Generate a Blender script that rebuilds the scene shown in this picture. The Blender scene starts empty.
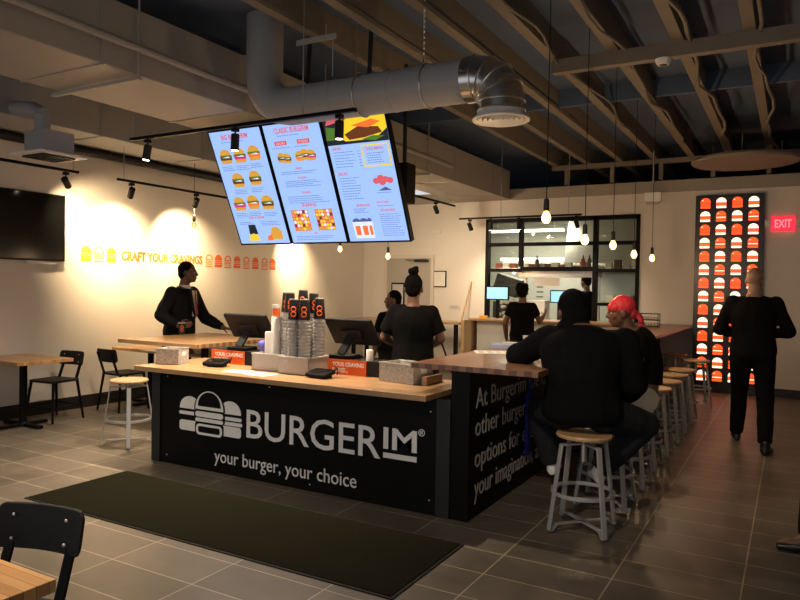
import bpy, bmesh, math, random
from mathutils import Vector, Matrix, noise
PI = math.pi
random.seed(7)
V = Vector
C = bpy.context.scene.collection
sc = bpy.context.scene

# ------------------------------------------------------------ camera, world, exposure
cam_d = bpy.data.cameras.new('camera'); cam = bpy.data.objects.new('camera', cam_d); C.objects.link(cam)
cam_d.sensor_width = 36; cam_d.lens = 690.744 / 800 * 36; cam_d.clip_start = .05; cam_d.clip_end = 100
yaw, pitch, roll = -0.516977, -0.0186885, 0.0174036
fw = V((math.sin(yaw)*math.cos(pitch), math.cos(yaw)*math.cos(pitch), math.sin(pitch)))
r0 = V((math.cos(yaw), -math.sin(yaw), 0)); u0 = r0.cross(fw)
rr = math.cos(roll)*r0 + math.sin(roll)*u0; uu = -math.sin(roll)*r0 + math.cos(roll)*u0
M = Matrix((rr, uu, -fw)).transposed().to_4x4(); M.translation = (0, 0, 1.535)
cam.matrix_world = M
sc.camera = cam
w = bpy.data.worlds.new('world'); sc.world = w; w.use_nodes = True
w.node_tree.nodes['Background'].inputs[0].default_value = (.98, .97, 1.0, 1)
w.node_tree.nodes['Background'].inputs[1].default_value = .72
sc.view_settings.view_transform = 'Standard'; sc.view_settings.look = 'None'
sc.view_settings.gamma = 1; sc.view_settings.use_curve_mapping = False
sc.view_settings.exposure = 0.0
WARM = (1.0, .78, .56); WARMW = (1.0, .80, .57); WALLC = (1.0, .73, .42)

def light(kind, name, loc, energy, color=WARM, size=.05, target=None, spot=60, blend=.5):
    d = bpy.data.lights.new(name, kind); d.energy = energy; d.color = color
    if kind == 'AREA': d.size = size
    else: d.shadow_soft_size = size
    if kind == 'SPOT': d.spot_size = math.radians(spot); d.spot_blend = blend
    o = bpy.data.objects.new(name, d); C.objects.link(o); o.location = loc
    if target is not None:
        o.rotation_euler = (V(target)-V(loc)).to_track_quat('-Z', 'Y').to_euler()
    return o

# ------------------------------------------------------------ materials
def nodemat(name):
    m = bpy.data.materials.new(name); m.use_nodes = True
    nt = m.node_tree; b = nt.nodes['Principled BSDF']
    return m, nt, b
def c4(c): return (c[0], c[1], c[2], 1)
def mat(name, col, rough=.5, metal=0, spec=.5, emit=None, es=0, var=.12, scale=14, bump=0, coat=0, alpha=None, aniso=None):
    m, nt, b = nodemat(name)
    b.inputs['Roughness'].default_value = rough; b.inputs['Metallic'].default_value = metal; b.inputs['Specular IOR Level'].default_value = spec
    if coat: b.inputs['Coat Weight'].default_value = coat
    tc = nt.nodes.new('ShaderNodeTexCoord'); n = nt.nodes.new('ShaderNodeTexNoise')
    n.inputs['Scale'].default_value = scale; n.inputs['Detail'].default_value = 4
    nt.links.new(tc.outputs['Object'], n.inputs['Vector'])
    mr = nt.nodes.new('ShaderNodeMapRange'); mr.inputs['To Min'].default_value = 1-var; mr.inputs['To Max'].default_value = 1+var
    nt.links.new(n.outputs['Fac'], mr.inputs['Value'])
    mx = nt.nodes.new('ShaderNodeVectorMath'); mx.operation = 'SCALE'; mx.inputs[0].default_value = col
    nt.links.new(mr.outputs[0], mx.inputs['Scale'])
    nt.links.new(mx.outputs[0], b.inputs['Base Color'])
    if bump:
        bp = nt.nodes.new('ShaderNodeBump'); bp.inputs['Strength'].default_value = bump; bp.inputs['Distance'].default_value = .01
        nt.links.new(n.outputs['Fac'], bp.inputs['Height']); nt.links.new(bp.outputs[0], b.inputs['Normal'])
    if emit:
        b.inputs['Emission Color'].default_value = c4(emit); b.inputs['Emission Strength'].default_value = es
    return m
def emis(name, col, s):
    m, nt, b = nodemat(name)
    b.inputs['Base Color'].default_value = c4([c*.3 for c in col]); b.inputs['Roughness'].default_value = .4
    b.inputs['Emission Color'].default_value = c4(col); b.inputs['Emission Strength'].default_value = s
    return m
def wood(name, c1, c2, along='X', plank=(.6, .045), rough=.4, coat=.15):
    m, nt, b = nodemat(name); L = nt.links
    tc = nt.nodes.new('ShaderNodeTexCoord'); mp = nt.nodes.new('ShaderNodeMapping')
    L.new(tc.outputs['Object'], mp.inputs['Vector'])
    if along == 'Y': mp.inputs['Rotation'].default_value = (0, 0, PI/2)
    if along == 'Z': mp.inputs['Rotation'].default_value = (0, PI/2, 0)
    br = nt.nodes.new('ShaderNodeTexBrick'); br.offset = .37; br.inputs['Scale'].default_value = 1
    br.inputs['Brick Width'].default_value = plank[0]; br.inputs['Row Height'].default_value = plank[1]
    br.inputs['Mortar Size'].default_value = .0012; br.inputs['Bias'].default_value = 0
    br.inputs['Color1'].default_value = c4(c1); br.inputs['Color2'].default_value = c4(c2)
    br.inputs['Mortar'].default_value = c4([x*.55 for x in c2])
    L.new(mp.outputs[0], br.inputs['Vector'])
    m2 = nt.nodes.new('ShaderNodeMapping'); m2.inputs['Scale'].default_value = (3, 60, 60); L.new(mp.outputs[0], m2.inputs['Vector'])
    n = nt.nodes.new('ShaderNodeTexNoise'); n.inputs['Scale'].default_value = 1; n.inputs['Detail'].default_value = 5; L.new(m2.outputs[0], n.inputs['Vector'])
    mr = nt.nodes.new('ShaderNodeMapRange'); mr.inputs['To Min'].default_value = .72; mr.inputs['To Max'].default_value = 1.25
    L.new(n.outputs['Fac'], mr.inputs['Value'])
    sc_ = nt.nodes.new('ShaderNodeVectorMath'); sc_.operation = 'SCALE'
    L.new(br.outputs['Color'], sc_.inputs[0]); L.new(mr.outputs[0], sc_.inputs['Scale']); L.new(sc_.outputs[0], b.inputs['Base Color'])
    b.inputs['Roughness'].default_value = rough; b.inputs['Coat Weight'].default_value = coat
    return m
def tile_mat():
    m, nt, b = nodemat('floor_tile'); L = nt.links
    tc = nt.nodes.new('ShaderNodeTexCoord'); mp = nt.nodes.new('ShaderNodeMapping')
    mp.inputs['Location'].default_value = (2.02229+.6096*20, -3.44197+.3048*40, 0)
    L.new(tc.outputs['Object'], mp.inputs['Vector'])
    br = nt.nodes.new('ShaderNodeTexBrick'); br.offset = 0; br.squash = 1; br.inputs['Scale'].default_value = 1
    br.inputs['Brick Width'].default_value = .6096; br.inputs['Row Height'].default_value = .3048
    br.inputs['Mortar Size'].default_value = .0035; br.inputs['Mortar Smooth'].default_value = .1
    br.inputs['Color1'].default_value = c4((.125, .104, .078)); br.inputs['Color2'].default_value = c4((.16, .134, .102))
    br.inputs['Mortar'].default_value = c4((.46, .39, .27))
    L.new(mp.outputs[0], br.inputs['Vector'])
    n = nt.nodes.new('ShaderNodeTexNoise'); n.inputs['Scale'].default_value = 3.0; n.inputs['Detail'].default_value = 6
    L.new(tc.outputs['Object'], n.inputs['Vector'])
    mr = nt.nodes.new('ShaderNodeMapRange'); mr.inputs['From Min'].default_value = .3; mr.inputs['From Max'].default_value = .7
    mr.inputs['To Min'].default_value = .8; mr.inputs['To Max'].default_value = 1.2; L.new(n.outputs['Fac'], mr.inputs['Value'])
    s = nt.nodes.new('ShaderNodeVectorMath'); s.operation = 'SCALE'; L.new(br.outputs['Color'], s.inputs[0]); L.new(mr.outputs[0], s.inputs['Scale'])
    L.new(s.outputs[0], b.inputs['Base Color'])
    r = nt.nodes.new('ShaderNodeMapRange'); r.inputs['To Min'].default_value = .34; r.inputs['To Max'].default_value = .5; L.new(n.outputs['Fac'], r.inputs['Value'])
    L.new(r.outputs[0], b.inputs['Roughness'])
    bp = nt.nodes.new('ShaderNodeBump'); bp.inputs['Strength'].default_value = .3; bp.inputs['Distance'].default_value = .003; bp.invert = True
    L.new(br.outputs['Fac'], bp.inputs['Height']); L.new(bp.outputs[0], b.inputs['Normal'])
    return m
def glass_mat(name, tint=(1, 1, 1), amt=.12):
    m = bpy.data.materials.new(name); m.use_nodes = True; nt = m.node_tree; nt.nodes.clear()
    o = nt.nodes.new('ShaderNodeOutputMaterial'); mx = nt.nodes.new('ShaderNodeMixShader')
    t = nt.nodes.new('ShaderNodeBsdfTransparent'); g = nt.nodes.new('ShaderNodeBsdfGlossy')
    t.inputs[0].default_value = c4(tint); g.inputs['Roughness'].default_value = .02
    fr = nt.nodes.new('ShaderNodeFresnel'); fr.inputs[0].default_value = 1.45
    nt.links.new(fr.outputs[0], mx.inputs[0]); nt.links.new(t.outputs[0], mx.inputs[1]); nt.links.new(g.outputs[0], mx.inputs[2]); nt.links.new(mx.outputs[0], o.inputs[0])
    return m
X = {}
X['floor'] = tile_mat()
X['wall'] = mat('wall_paint', (.72, .66, .58), .75, var=.04, scale=3, bump=.05)
X['bulkhead'] = mat('bulkhead_paint', (.36, .32, .26), .8, var=.08, scale=3)
X['deck'] = mat('deck_paint', (.09, .13, .21), .8, var=.25, scale=2)
X['joist'] = mat('joist_paint', (.19, .158, .120), .75, var=.15, scale=5)
X['duct'] = mat('duct_paint', (.36, .33, .28), .6, var=.07, scale=3)
X['duct2'] = mat('pipe_paint', (.33, .33, .33), .55, var=.05, scale=4)
X['black'] = mat('black_paint', (.0035, .0035, .0035), .5, spec=.12, var=.2, scale=8)
X['blackmat'] = mat('black_matte', (.009, .0085, .008), .6, spec=.3, var=.2, scale=12)
X['darkgrey'] = mat('dark_grey', (.018, .019, .020), .5, spec=.3, var=.2)
X['base'] = mat('baseboard_vinyl', (.012, .011, .010), .45)
X['steel'] = mat('galvanised_steel', (.62, .62, .60), .22, 1, var=.1, scale=6)
X['stool'] = mat('stool_metal', (.42, .42, .41), .45, .35, var=.1)
X['steelb'] = mat('brushed_steel', (.65, .62, .57), .32, 1, var=.08)
X['seatwood'] = wood('seat_wood', (.62, .40, .20), (.54, .33, .15), 'X', (.5, .06))
X['topwood'] = wood('counter_wood', (.50, .30, .14), (.38, .21, .09), 'X', (.55, .045), .35)
X['barwood'] = wood('bar_wood', (.27, .13, .065), (.20, .09, .045), 'Y', (.7, .05), .38)
X['tabwood'] = wood('table_wood', (.60, .34, .14), (.36, .17, .06), 'X', (.4, .035), .3)
X['sidewood'] = wood('plywood', (.60, .40, .20), (.56, .36, .17), 'Z', (2, .5), .5)
X['white'] = mat('white_plastic', (.75, .73, .68), .45, var=.03)
X['paper'] = mat('paper', (.80, .76, .68), .8, var=.03)
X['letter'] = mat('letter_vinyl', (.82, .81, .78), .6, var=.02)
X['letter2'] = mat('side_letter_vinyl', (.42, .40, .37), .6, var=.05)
X['orange'] = mat('orange_card', (.85, .13, .012), .5, var=.03)
X['wallorange'] = mat('wall_orange', (.80, .13, .02), .6, var=.03)
X['wallyellow'] = mat('wall_amber', (.78, .36, .015), .6, var=.03)
X['crate'] = mat('crate_weave', (.42, .39, .34), .75, var=.75, scale=60, bump=.6)
X['card'] = mat('grey_card', (.42, .39, .36), .75, var=.06)
X['cup'] = mat('cup_paper', (.46, .44, .41), .6, var=.06)
X['cupblack'] = mat('cup_black', (.020, .018, .016), .45)
X['blue'] = mat('blue_fabric', (.010, .03, .35), .7)
X['violet'] = mat('violet_plastic', (.12, .12, .55), .4)
X['palebl'] = mat('pale_blue_paper', (.40, .48, .70), .7)
X['rug'] = mat('rug_rib', (.013, .012, .006), .95, spec=.05, var=.45, scale=90, bump=.8)
X['rugedge'] = mat('rug_rubber', (.012, .010, .006), .7, spec=.2)
X['screenblack'] = mat('screen_black', (.004, .004, .004), .12, var=.05)
X['mblue'] = emis('monitor_glow', (.30, .62, .95), 1.3)
X['tube'] = emis('fluorescent_tube', (1, .93, .78), 9)
X['bulb'] = emis('bulb_glow', (1, .55, .16), 7)
X['lens'] = emis('spot_lens', (1, .82, .6), 18)
X['lensoff'] = emis('spot_lens_dim', (1, .82, .6), 5)
X['redexit'] = emis('exit_red', (1, .03, .06), 1.1)
X['exitletter'] = emis('exit_letter', (1, .25, .28), 1.2)
X['glass'] = glass_mat('window_glass', (.93, .95, .92))
X['bulbglass'] = glass_mat('bulb_glass', (1, .9, .7))
X['porange'] = emis('panel_orange', (1.0, .085, .012), 1.5)
X['pwhite'] = emis('panel_white', (1.0, .66, .50), 1.8)
X['pback'] = mat('panel_back', (.012, .007, .006), .35)
X['sBlue'] = emis('menu_background', (.36, .56, 1.0), 1.0)
X['sText'] = emis('menu_text', (.10, .16, .42), .7)
X['sRed'] = emis('menu_heading', (.80, .13, .16), .85)
X['sBun'] = emis('menu_bun', (.85, .42, .06), .8)
X['sGreen'] = emis('menu_lettuce', (.12, .30, .04), .6)
X['sMeat'] = emis('menu_meat', (.22, .06, .02), .6)
X['sYel'] = emis('menu_yellow', (1, .70, .03), .9)
X['sWhite'] = emis('menu_white', (.75, .82, 1.0), 1.0)
X['sDark'] = emis('menu_dark', (.03, .04, .06), .4)
X['sPink'] = emis('menu_pink', (.75, .03, .30), .8)
X['sOrange'] = emis('menu_orange', (1.0, .2, .04), .9)
X['skin'] = mat('skin_dark', (.15, .072, .040), .5, var=.08, scale=20)
X['skin2'] = mat('skin_brown', (.20, .10, .058), .5, var=.08, scale=20)
X['skin3'] = mat('skin_tan', (.34, .19, .12), .5, var=.06, scale=20)
X['hair'] = mat('hair_black', (.006, .005, .004), .9, spec=.1, var=.4, scale=80, bump=1)
X['tee'] = mat('black_cotton', (.0065, .006, .006), .9, spec=.08, var=.25, scale=10, bump=.2)
X['hood'] = mat('black_fleece', (.006, .006, .0065), .95, spec=.05, var=.3, scale=25, bump=.3)
X['suit'] = mat('suit_wool', (.008, .008, .010), .8, spec=.15, var=.15, scale=30)
X['jeans'] = mat('dark_denim', (.018, .018, .020), .9, spec=.1, var=.25, scale=40, bump=.2)
X['shirtw'] = mat('white_shirt', (.75, .73, .70), .7, var=.03)
X['tie'] = mat('red_tie', (.22, .012, .012), .5)
X['red'] = mat('red_durag', (.75, .035, .05), .55, var=.15, scale=20)
X['shortsw'] = mat('white_shorts', (.85, .76, .62), .75, var=.06, scale=12, bump=.1)
X['eyew'] = mat('eye_white', (.7, .68, .62), .3)
X['shoe'] = mat('black_shoe', (.010, .009, .009), .3)
X['fryer'] = mat('fryer_dark', (.05, .05, .055), .35, .5, var=.3)
X['kwall'] = mat('kitchen_wall', (.40, .41, .36), .5, var=.04)
X['sauce'] = mat('sauce_brown', (.12, .05, .03), .5)
X['boxred'] = mat('box_red', (.35, .08, .05), .6)
X['greywhite'] = mat('grey_white', (.45, .45, .45), .6)
X['soft'] = mat('door_grey', (.42, .38, .33), .6, var=.03, scale=2)
X['frame_w'] = mat('door_frame_white', (.66, .60, .52), .5, var=.02)

# ------------------------------------------------------------ mesh builder
class MB:
    def __init__(s, M=None):
        s.v = []; s.f = []; s.mi = []; s.m = 0; s.M = M or Matrix(); s.mats = []
    def use(s, m):
        if m not in s.mats: s.mats.append(m)
        s.m = s.mats.index(m); return s
    def add(s, vs, fs, M=None):
        T = s.M @ M if M is not None else s.M
        k = len(s.v); s.v += [T @ V(p) for p in vs]
        s.f += [[i+k for i in f] for f in fs]; s.mi += [s.m]*len(fs); return s
    def box(s, a, b, M=None):
        x0, y0, z0 = a; x1, y1, z1 = b
        vs = [(x, y, z) for x in (x0, x1) for y in (y0, y1) for z in (z0, z1)]
        return s.add(vs, [(0,1,3,2), (4,6,7,5), (0,4,5,1), (2,3,7,6), (0,2,6,4), (1,5,7,3)], M)
    def cbox(s, c, d, rz=0, M=None):
        T = Matrix.Translation(c) @ Matrix.Rotation(rz, 4, 'Z')
        if M is not None: T = M @ T
        return s.box((-d[0]/2, -d[1]/2, -d[2]/2), (d[0]/2, d[1]/2, d[2]/2), T)
    def tube(s, pts, r, n=10, closed=False, caps=True, flat=None):
        pts = [V(p) for p in pts]; m = len(pts)
        rs = r if isinstance(r, (list, tuple)) else [r]*m
        vs = []; nx = None
        for i, p in enumerate(pts):
            if closed: d = pts[(i+1) % m]-pts[i-1]
            else: d = pts[min(i+1, m-1)]-pts[max(i-1, 0)]
            d = d.normalized() if d.length > 1e-9 else V((0, 0, 1))
            if nx is None:
                a = V((0, 0, 1)) if abs(d.z) < .9 else V((1, 0, 0)); nx = d.cross(a).normalized()
            nx = (nx-d*nx.dot(d)).normalized(); ny = d.cross(nx)
            for k in range(n):
                t = 2*PI*k/n
                vs.append(p+nx*math.cos(t)*rs[i]+ny*math.sin(t)*(rs[i] if flat is None else rs[i]*flat))
        fs = []
        for i in range(m if closed else m-1):
            for k in range(n):
                j = (i+1) % m
                fs.append((i*n+k, i*n+(k+1) % n, j*n+(k+1) % n, j*n+k))
        if caps and not closed: fs += [tuple(range(n))[::-1], tuple((m-1)*n+k for k in range(n))]
        return s.add(vs, fs)
    def bar(s, a, b, w, t, up=(0, 0, 1)):      # flat bar from a to b, w across `up x dir`, t the other way
        a = V(a); b = V(b); d = (b-a); L = d.length; d.normalize(); u = V(up)
        x = d.cross(u)
        if x.length < 1e-5: x = d.cross(V((0, 1, 0)))
        x.normalize(); y = d.cross(x)
        T = Matrix((x, y, d)).transposed().to_4x4(); T.translation = a
        return s.box((-w/2, -t/2, 0), (w/2, t/2, L), T)
    def lathe(s, prof, n=20, c=(0, 0, 0), M=None, capb=True, capt=True):
        vs = []; fs = []
        for (r, z) in prof:
            for k in range(n):
                t = 2*PI*k/n; vs.append((c[0]+r*math.cos(t), c[1]+r*math.sin(t), c[2]+z))
        for i in range(len(prof)-1):
            for k in range(n): fs.append((i*n+k, i*n+(k+1) % n, (i+1)*n+(k+1) % n, (i+1)*n+k))
        if capb: fs.append(tuple(range(n))[::-1])
        if capt: fs.append(tuple((len(prof)-1)*n+k for k in range(n)))
        return s.add(vs, fs, M)
    def prism(s, poly, z0, z1, M=None):
        n = len(poly)
        vs = [(x, y, z0) for x, y in poly]+[(x, y, z1) for x, y in poly]
        fs = [tuple(range(n))[::-1], tuple(range(n, 2*n))]+[(k, (k+1) % n, n+(k+1) % n, n+k) for k in range(n)]
        return s.add(vs, fs, M)
    def ell(s, c, r, M=None, nu=14, nv=9):
        vs = [(c[0], c[1], c[2]-r[2])]; fs = []
        for j in range(1, nv):
            ph = -PI/2+PI*j/nv
            for k in range(nu):
                t = 2*PI*k/nu; vs.append((c[0]+r[0]*math.cos(ph)*math.cos(t), c[1]+r[1]*math.cos(ph)*math.sin(t), c[2]+r[2]*math.sin(ph)))
        vs.append((c[0], c[1], c[2]+r[2])); e = len(vs)-1
        for k in range(nu):
            fs.append((0, 1+(k+1) % nu, 1+k)); b = 1+(nv-2)*nu; fs.append((b+k, b+(k+1) % nu, e))
            for j in range(nv-2):
                a = 1+j*nu; fs.append((a+k, a+(k+1) % nu, a+nu+(k+1) % nu, a+nu+k))
        return s.add(vs, fs, M)
    def build(s, name, material=None, parent=None, smooth=True, bevel=0, off=None):
        me = bpy.data.meshes.new(name)
        if off is not None: s.v = [p-V(off) for p in s.v]
        me.from_pydata([tuple(p) for p in s.v], [], s.f)
        if s.mats:
            for m in s.mats: me.materials.append(m)
            me.polygons.foreach_set('material_index', s.mi)
        elif material: me.materials.append(material)
        b = bmesh.new(); b.from_mesh(me); bmesh.ops.recalc_face_normals(b, faces=b.faces); b.to_mesh(me); b.free()
        if smooth:
            me.shade_smooth(); me.set_sharp_from_angle(angle=math.radians(38))
        o = bpy.data.objects.new(name, me); C.objects.link(o)
        if parent: o.parent = parent
        if bevel:
            md = o.modifiers.new('b', 'BEVEL'); md.width = bevel; md.segments = 2; md.limit_method = 'ANGLE'
        return o
def text_into(mb, s, w, h, M, depth=.002, bold=0.0, shear=0, track=1.0):
    cu = bpy.data.curves.new('t', 'FONT'); cu.body = s; cu.size = 1; cu.offset = bold; cu.space_character = track
    cu.resolution_u = 3; cu.extrude = 0
    o = bpy.data.objects.new('t', cu); C.objects.link(o)
    bpy.context.view_layer.update()
    me = bpy.data.meshes.new_from_object(o.evaluated_get(bpy.context.evaluated_depsgraph_get()))
    bpy.data.objects.remove(o); bpy.data.curves.remove(cu)
    xs = [v.co.x for v in me.vertices]; ys = [v.co.y for v in me.vertices]
    x0, x1, y0, y1 = min(xs), max(xs), min(ys), max(ys)
    sx = w/(x1-x0); sy = h/(y1-y0) if h else sx
    b = bmesh.new(); b.from_mesh(me); bpy.data.meshes.remove(me)
    r = bmesh.ops.extrude_face_region(b, geom=b.faces[:])
    for e in r['geom']:
        if isinstance(e, bmesh.types.BMVert): e.co.z = 1
    b.verts.index_update()
    mb.add([((v.co.x-x0)*sx, (v.co.y-y0)*sy, v.co.z*depth) for v in b.verts], [[v.index for v in f.verts] for f in b.faces], M)
    b.free()
# frames for lettering: local x right, y up, z out of the surface
def face_negY(x, y, z):   # seen from -Y
    return Matrix(((1, 0, 0, x), (0, 0, -1, y), (0, 1, 0, z), (0, 0, 0, 1)))
def face_posX(x, y, z):   # seen from +X: text runs along +Y
    return Matrix(((0, 0, 1, x), (1, 0, 0, y), (0, 1, 0, z), (0, 0, 0, 1)))

# ------------------------------------------------------------ things
def tag(o, label, cat, group=None):
    o['label'] = label; o['category'] = cat
    if group: o['group'] = group
    return o
def thing(name, label, cat, loc=(0, 0, 0), rz=0, group=None):
    o = bpy.data.objects.new(name, None); C.objects.link(o); o.empty_display_size = .1
    o.location = loc; o.rotation_euler = (0, 0, rz)
    return tag(o, label, cat, group)
def kids(o): return [c for c in bpy.data.objects if c.parent == o]
def dup(root, loc, rz=None, label=None, group=None):
    r = root.copy(); C.objects.link(r); r.location = loc
    if rz is not None: r.rotation_euler = (0, 0, rz)
    if label: r['label'] = label
    if group: r['group'] = group
    for ch in kids(root):
        c = ch.copy(); C.objects.link(c); c.parent = r
        for g in kids(ch):
            d = g.copy(); C.objects.link(d); d.parent = c
    return r
def struct(name, mb, m=None, smooth=False):
    o = mb.build(name, m, smooth=smooth); o['kind'] = 'structure'; return o
def arc(cx, cy, rx, ry, a0, a1, n=10):
    return [(cx+rx*math.cos(a0+(a1-a0)*k/n), cy+ry*math.sin(a0+(a1-a0)*k/n)) for k in range(n+1)]

# ============================================================ STRUCTURE
XL, YB = -7.5, 11.7
struct('floor', MB().box((XL, -2.5, -.1), (3.4, 16.2, 0)), X['floor'])
struct('wall_left', MB().box((XL-.15, -2.5, 0), (XL, YB, 4.1)), X['wall'])
struct('wall_right', MB().box((3.4, -2.5, 0), (3.55, 16.2, 4.1)), X['wall'])
b = MB()
b.box((XL-.15, YB, 0), (-4.87, YB+.15, 3.12)); b.box((-4.87, YB, 0), (-2.18, YB+.15, .96)); b.box((-4.87, YB, 2.79), (-2.18, YB+.15, 3.12))
b.box((-2.18, YB, 0), (3.4, YB+.15, 3.12))
struct('wall_back', b, X['wall'])
struct('ceiling', MB().box((XL-.15, -2.5, 3.88), (3.55, 16.2, 4.0)), X['deck'])
struct('trim_soffit', MB().box((XL, YB-.06, 3.12), (3.4, YB+.2, 3.30)), X['bulkhead'])
struct('baseboard_left', MB().box((XL, -2.5, 0), (XL+.015, YB, .15)), X['base'])
b = MB(); b.box((-1.34, YB-.015, 0), (3.4, YB, .12)); b.box((XL, YB-.015, 0), (-6.99, YB, .12)); b.box((-5.91, YB-.015, 0), (-2.2, YB, .12))
struct('baseboard_back', b, X['base'])
# kitchen shell
struct('wall_kitchen_back', MB().box((-7.5, 15.2, 0), (3.4, 15.35, 3.0)), X['kwall'])
struct('wall_far_end', MB().box((XL-.15, 15.35, 0), (3.55, 15.5, 4.1)), X['deck'])
struct('wall_kitchen_left', MB().box((-6.4, YB+.15, 0), (-6.3, 15.2, 3.0)), X['kwall'])
struct('wall_kitchen_right', MB().box((-1.2, YB+.15, 0), (-1.1, 15.2, 3.0)), X['kwall'])
struct('ceiling_kitchen', MB().box((-7.5, YB+.2, 3.0), (3.4, 15.2, 3.05)), X['kwall'])
# joists, beams, studs (timber framing of the ceiling)
k = 0
xs = [-.35-.53*i for i in range(0, 7)]+[-5.85, -6.4, -6.95]+[.18, .71, 1.24, 1.77, 2.3, 2.83]
for x in xs:
    mb = MB(); mb.box((x-.022, -2.4, 3.66), (x+.022, 15.2, 3.88)); mb.box((x-.045, -2.4, 3.62), (x+.045, 15.2, 3.66))
    k += 1; struct('trim_joist_%d' % k, mb, X['joist'])
struct('trim_beam', MB().box((-1.95, 6.15, 3.50), (3.4, 6.24, 3.62)), X['joist'])
struct('trim_header', MB().box((-3.6, 11.45, 3.55), (3.4, 11.55, 3.62)), X['joist'])
for i, x in enumerate([-3.35, -2.6, -1.85, -1.1, -.35, .4, 1.15]):
    struct('trim_stud_%d' % (i+1), MB().box((x-.03, 11.46, 3.30), (x+.03, 11.54, 3.55)), X['joist'])
struct('trim_blocking', MB().box((XL, 8.0, 3.68), (3.4, 8.05, 3.88)), X['deck'])
# window into kitchen
b = MB(); x0, x1, z0, z1 = -4.87, -2.18, .96, 2.79; y0, y1 = YB-.03, YB+.09
vx = [-4.21, -2.90]
for xa, xb_ in ((x0, x0+.06), (x1-.06, x1), (vx[0]-.03, vx[0]+.03), (vx[1]-.035, vx[1]+.035)):
    if xa == vx[0]-.03: b.box((xa, y0, 1.93), (xb_, y1, z1))
    else: b.box((xa, y0, z0), (xb_, y1, z1))
b.box((x0, y0, z1-.07), (x1, y1, z1)); b.box((x0, y0+.01, 2.30), (x1, y1-.01, 2.36))
b.box((x0, y0+.01, 1.84), (vx[0], y1-.01, 1.90)); b.box((vx[1], y0+.01, 1.84), (x1, y1-.01, 1.90)); b.box((vx[1], y0+.01, 1.28), (x1, y1-.01, 1.33))
b.box((vx[0], y0+.01, 1.86), (vx[1], y1-.01, 1.93))
b.box((vx[1], y0, z0), (x1, y1, z0+.05))
win = struct('window_1', b, X['black'])
g = MB()
for xa, xb_ in ((x0+.06, vx[0]-.03), (vx[0]+.03, vx[1]-.035), (vx[1]+.035, x1-.06)):
    for za, zb in ((2.36, z1-.07), (1.93, 2.30)): g.box((xa, YB+.02, za), (xb_, YB+.026, zb))
g.box((vx[1]+.035, YB+.02, 1.33), (x1-.06, YB+.026, 1.84)); g.box((x0+.06, YB+.02, z0), (vx[0]-.03, YB+.026, 1.84))
g.build('window_glass', X['glass'], win, smooth=False)
# door in the back wall
dr = MB().box((-6.93, YB-.035, .01), (-5.97, YB, 2.09)).build('door_1', X['soft'], smooth=False); dr['kind'] = 'structure'
b = MB(); b.box((-6.99, YB-.05, 0), (-6.93, YB, 2.16)); b.box((-5.97, YB-.05, 0), (-5.91, YB, 2.16)); b.box((-6.93, YB-.05, 2.09), (-5.97, YB, 2.16))
b.build('door_frame', X['frame_w'], dr, smooth=False)
fr = MB().box((-6.83, YB-.045, 1.1), (-6.53, YB-.034, 1.62)).build('window_frame', X['black'], dr, bevel=.01)
MB().box((-6.80, YB-.05, 1.13), (-6.56, YB-.044, 1.59)).build('window_pane', mat('door_glass', (.5, .52, .50), .15), dr, smooth=False)
b = MB(); b.box((-6.3, YB-.10, 2.02), (-6.02, YB-.035, 2.07)); b.tube([(-6.05, YB-.09, 2.05), (-6.3, YB-.16, 2.05), (-6.5, YB-.07, 2.06)], .009)
b.build('door_closer', X['darkgrey'], dr)
b = MB(); b.tube([(-6.03, YB-.04, 1.0), (-6.03, YB-.09, 1.0), (-6.15, YB-.09, 1.0)], .011); b.build('door_handle', X['steelb'], dr)

# ============================================================ DUCTS & CEILING GEAR
b = MB(); b.box((-5.37, -2.4, 3.12), (-4.40, 11.6, 3.62))
bd = tag(b.build('rectangular_duct', X['duct'], smooth=False, bevel=.01), 'wide beige rectangular air duct running overhead beside the menu screens', 'duct')
for y in [-1.2, .3, 1.8, 3.3, 4.8, 6.3, 7.8, 9.3, 10.8]:
    MB().box((-5.378, y-.012, 3.112), (-4.392, y+.012, 3.628)).build('seam', X['duct'], bd, smooth=False)
for y in [1.2, 3.6, 6.0, 8.4]:
    b = MB(); b.tube([(-4.37, y, 3.1), (-4.37, y, 4.1)], .008, 6); b.tube([(-5.40, y, 3.1), (-5.40, y, 4.1)], .008, 6); b.box((-5.42, y-.02, 3.075), (-4.35, y+.02, 3.10))
    b.build('hanger', X['duct'], bd, smooth=False)
d2 = tag(MB().box((-7.28, -2.4, 3.14), (-6.66, 9.5, 3.60)).build('wall_side_duct', X['duct2'], smooth=False, bevel=.01), 'dark grey rectangular duct running high along the left wall', 'duct')
for y in [.5, 2.0, 3.5, 5.0, 6.5, 8.0]: MB().box((-7.29, y-.012, 3.13), (-6.65, y+.012, 3.61)).build('seam', X['duct2'], d2, smooth=False)
tag(MB().tube([(-7.42, -2.4, 3.10), (-7.42, 11.6, 3.10)], .055, 14).build('wall_pipe', X['darkgrey']), 'long dark pipe fixed along the top of the left wall', 'pipe')
# air register box
t = thing('air_register', 'pale square air register box hanging below duct above the black television', 'vent', (-6.12, 4.03, 2.69))
MB().box((-.15, -.15, .03), (.15, .15, .24)).build('housing', X['duct2'], t, bevel=.005, smooth=False)
b = MB(); b.box((-.24, -.24, .012), (.24, .24, .03)); b.build('flange', X['white'], t, bevel=.003, smooth=False)
b = MB()
for i in range(5):
    q = .03+.032*i
    for s in (-1, 1): b.box((-q, s*q-.006, -.004), (q, s*q+.006, .012)); b.box((s*q-.006, -q, -.004), (s*q+.006, q, .012))
b.build('louver', X['darkgrey'], t, smooth=False)
b = MB(); b.tube([(-.1, 0, .24), (-.1, 0, .42)], .07, 14); b.tube([(-.1, 0, .42), (-.25, 0, .49), (-.54, 0, .53)], .07, 14); b.build('neck', X['duct2'], t)
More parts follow.
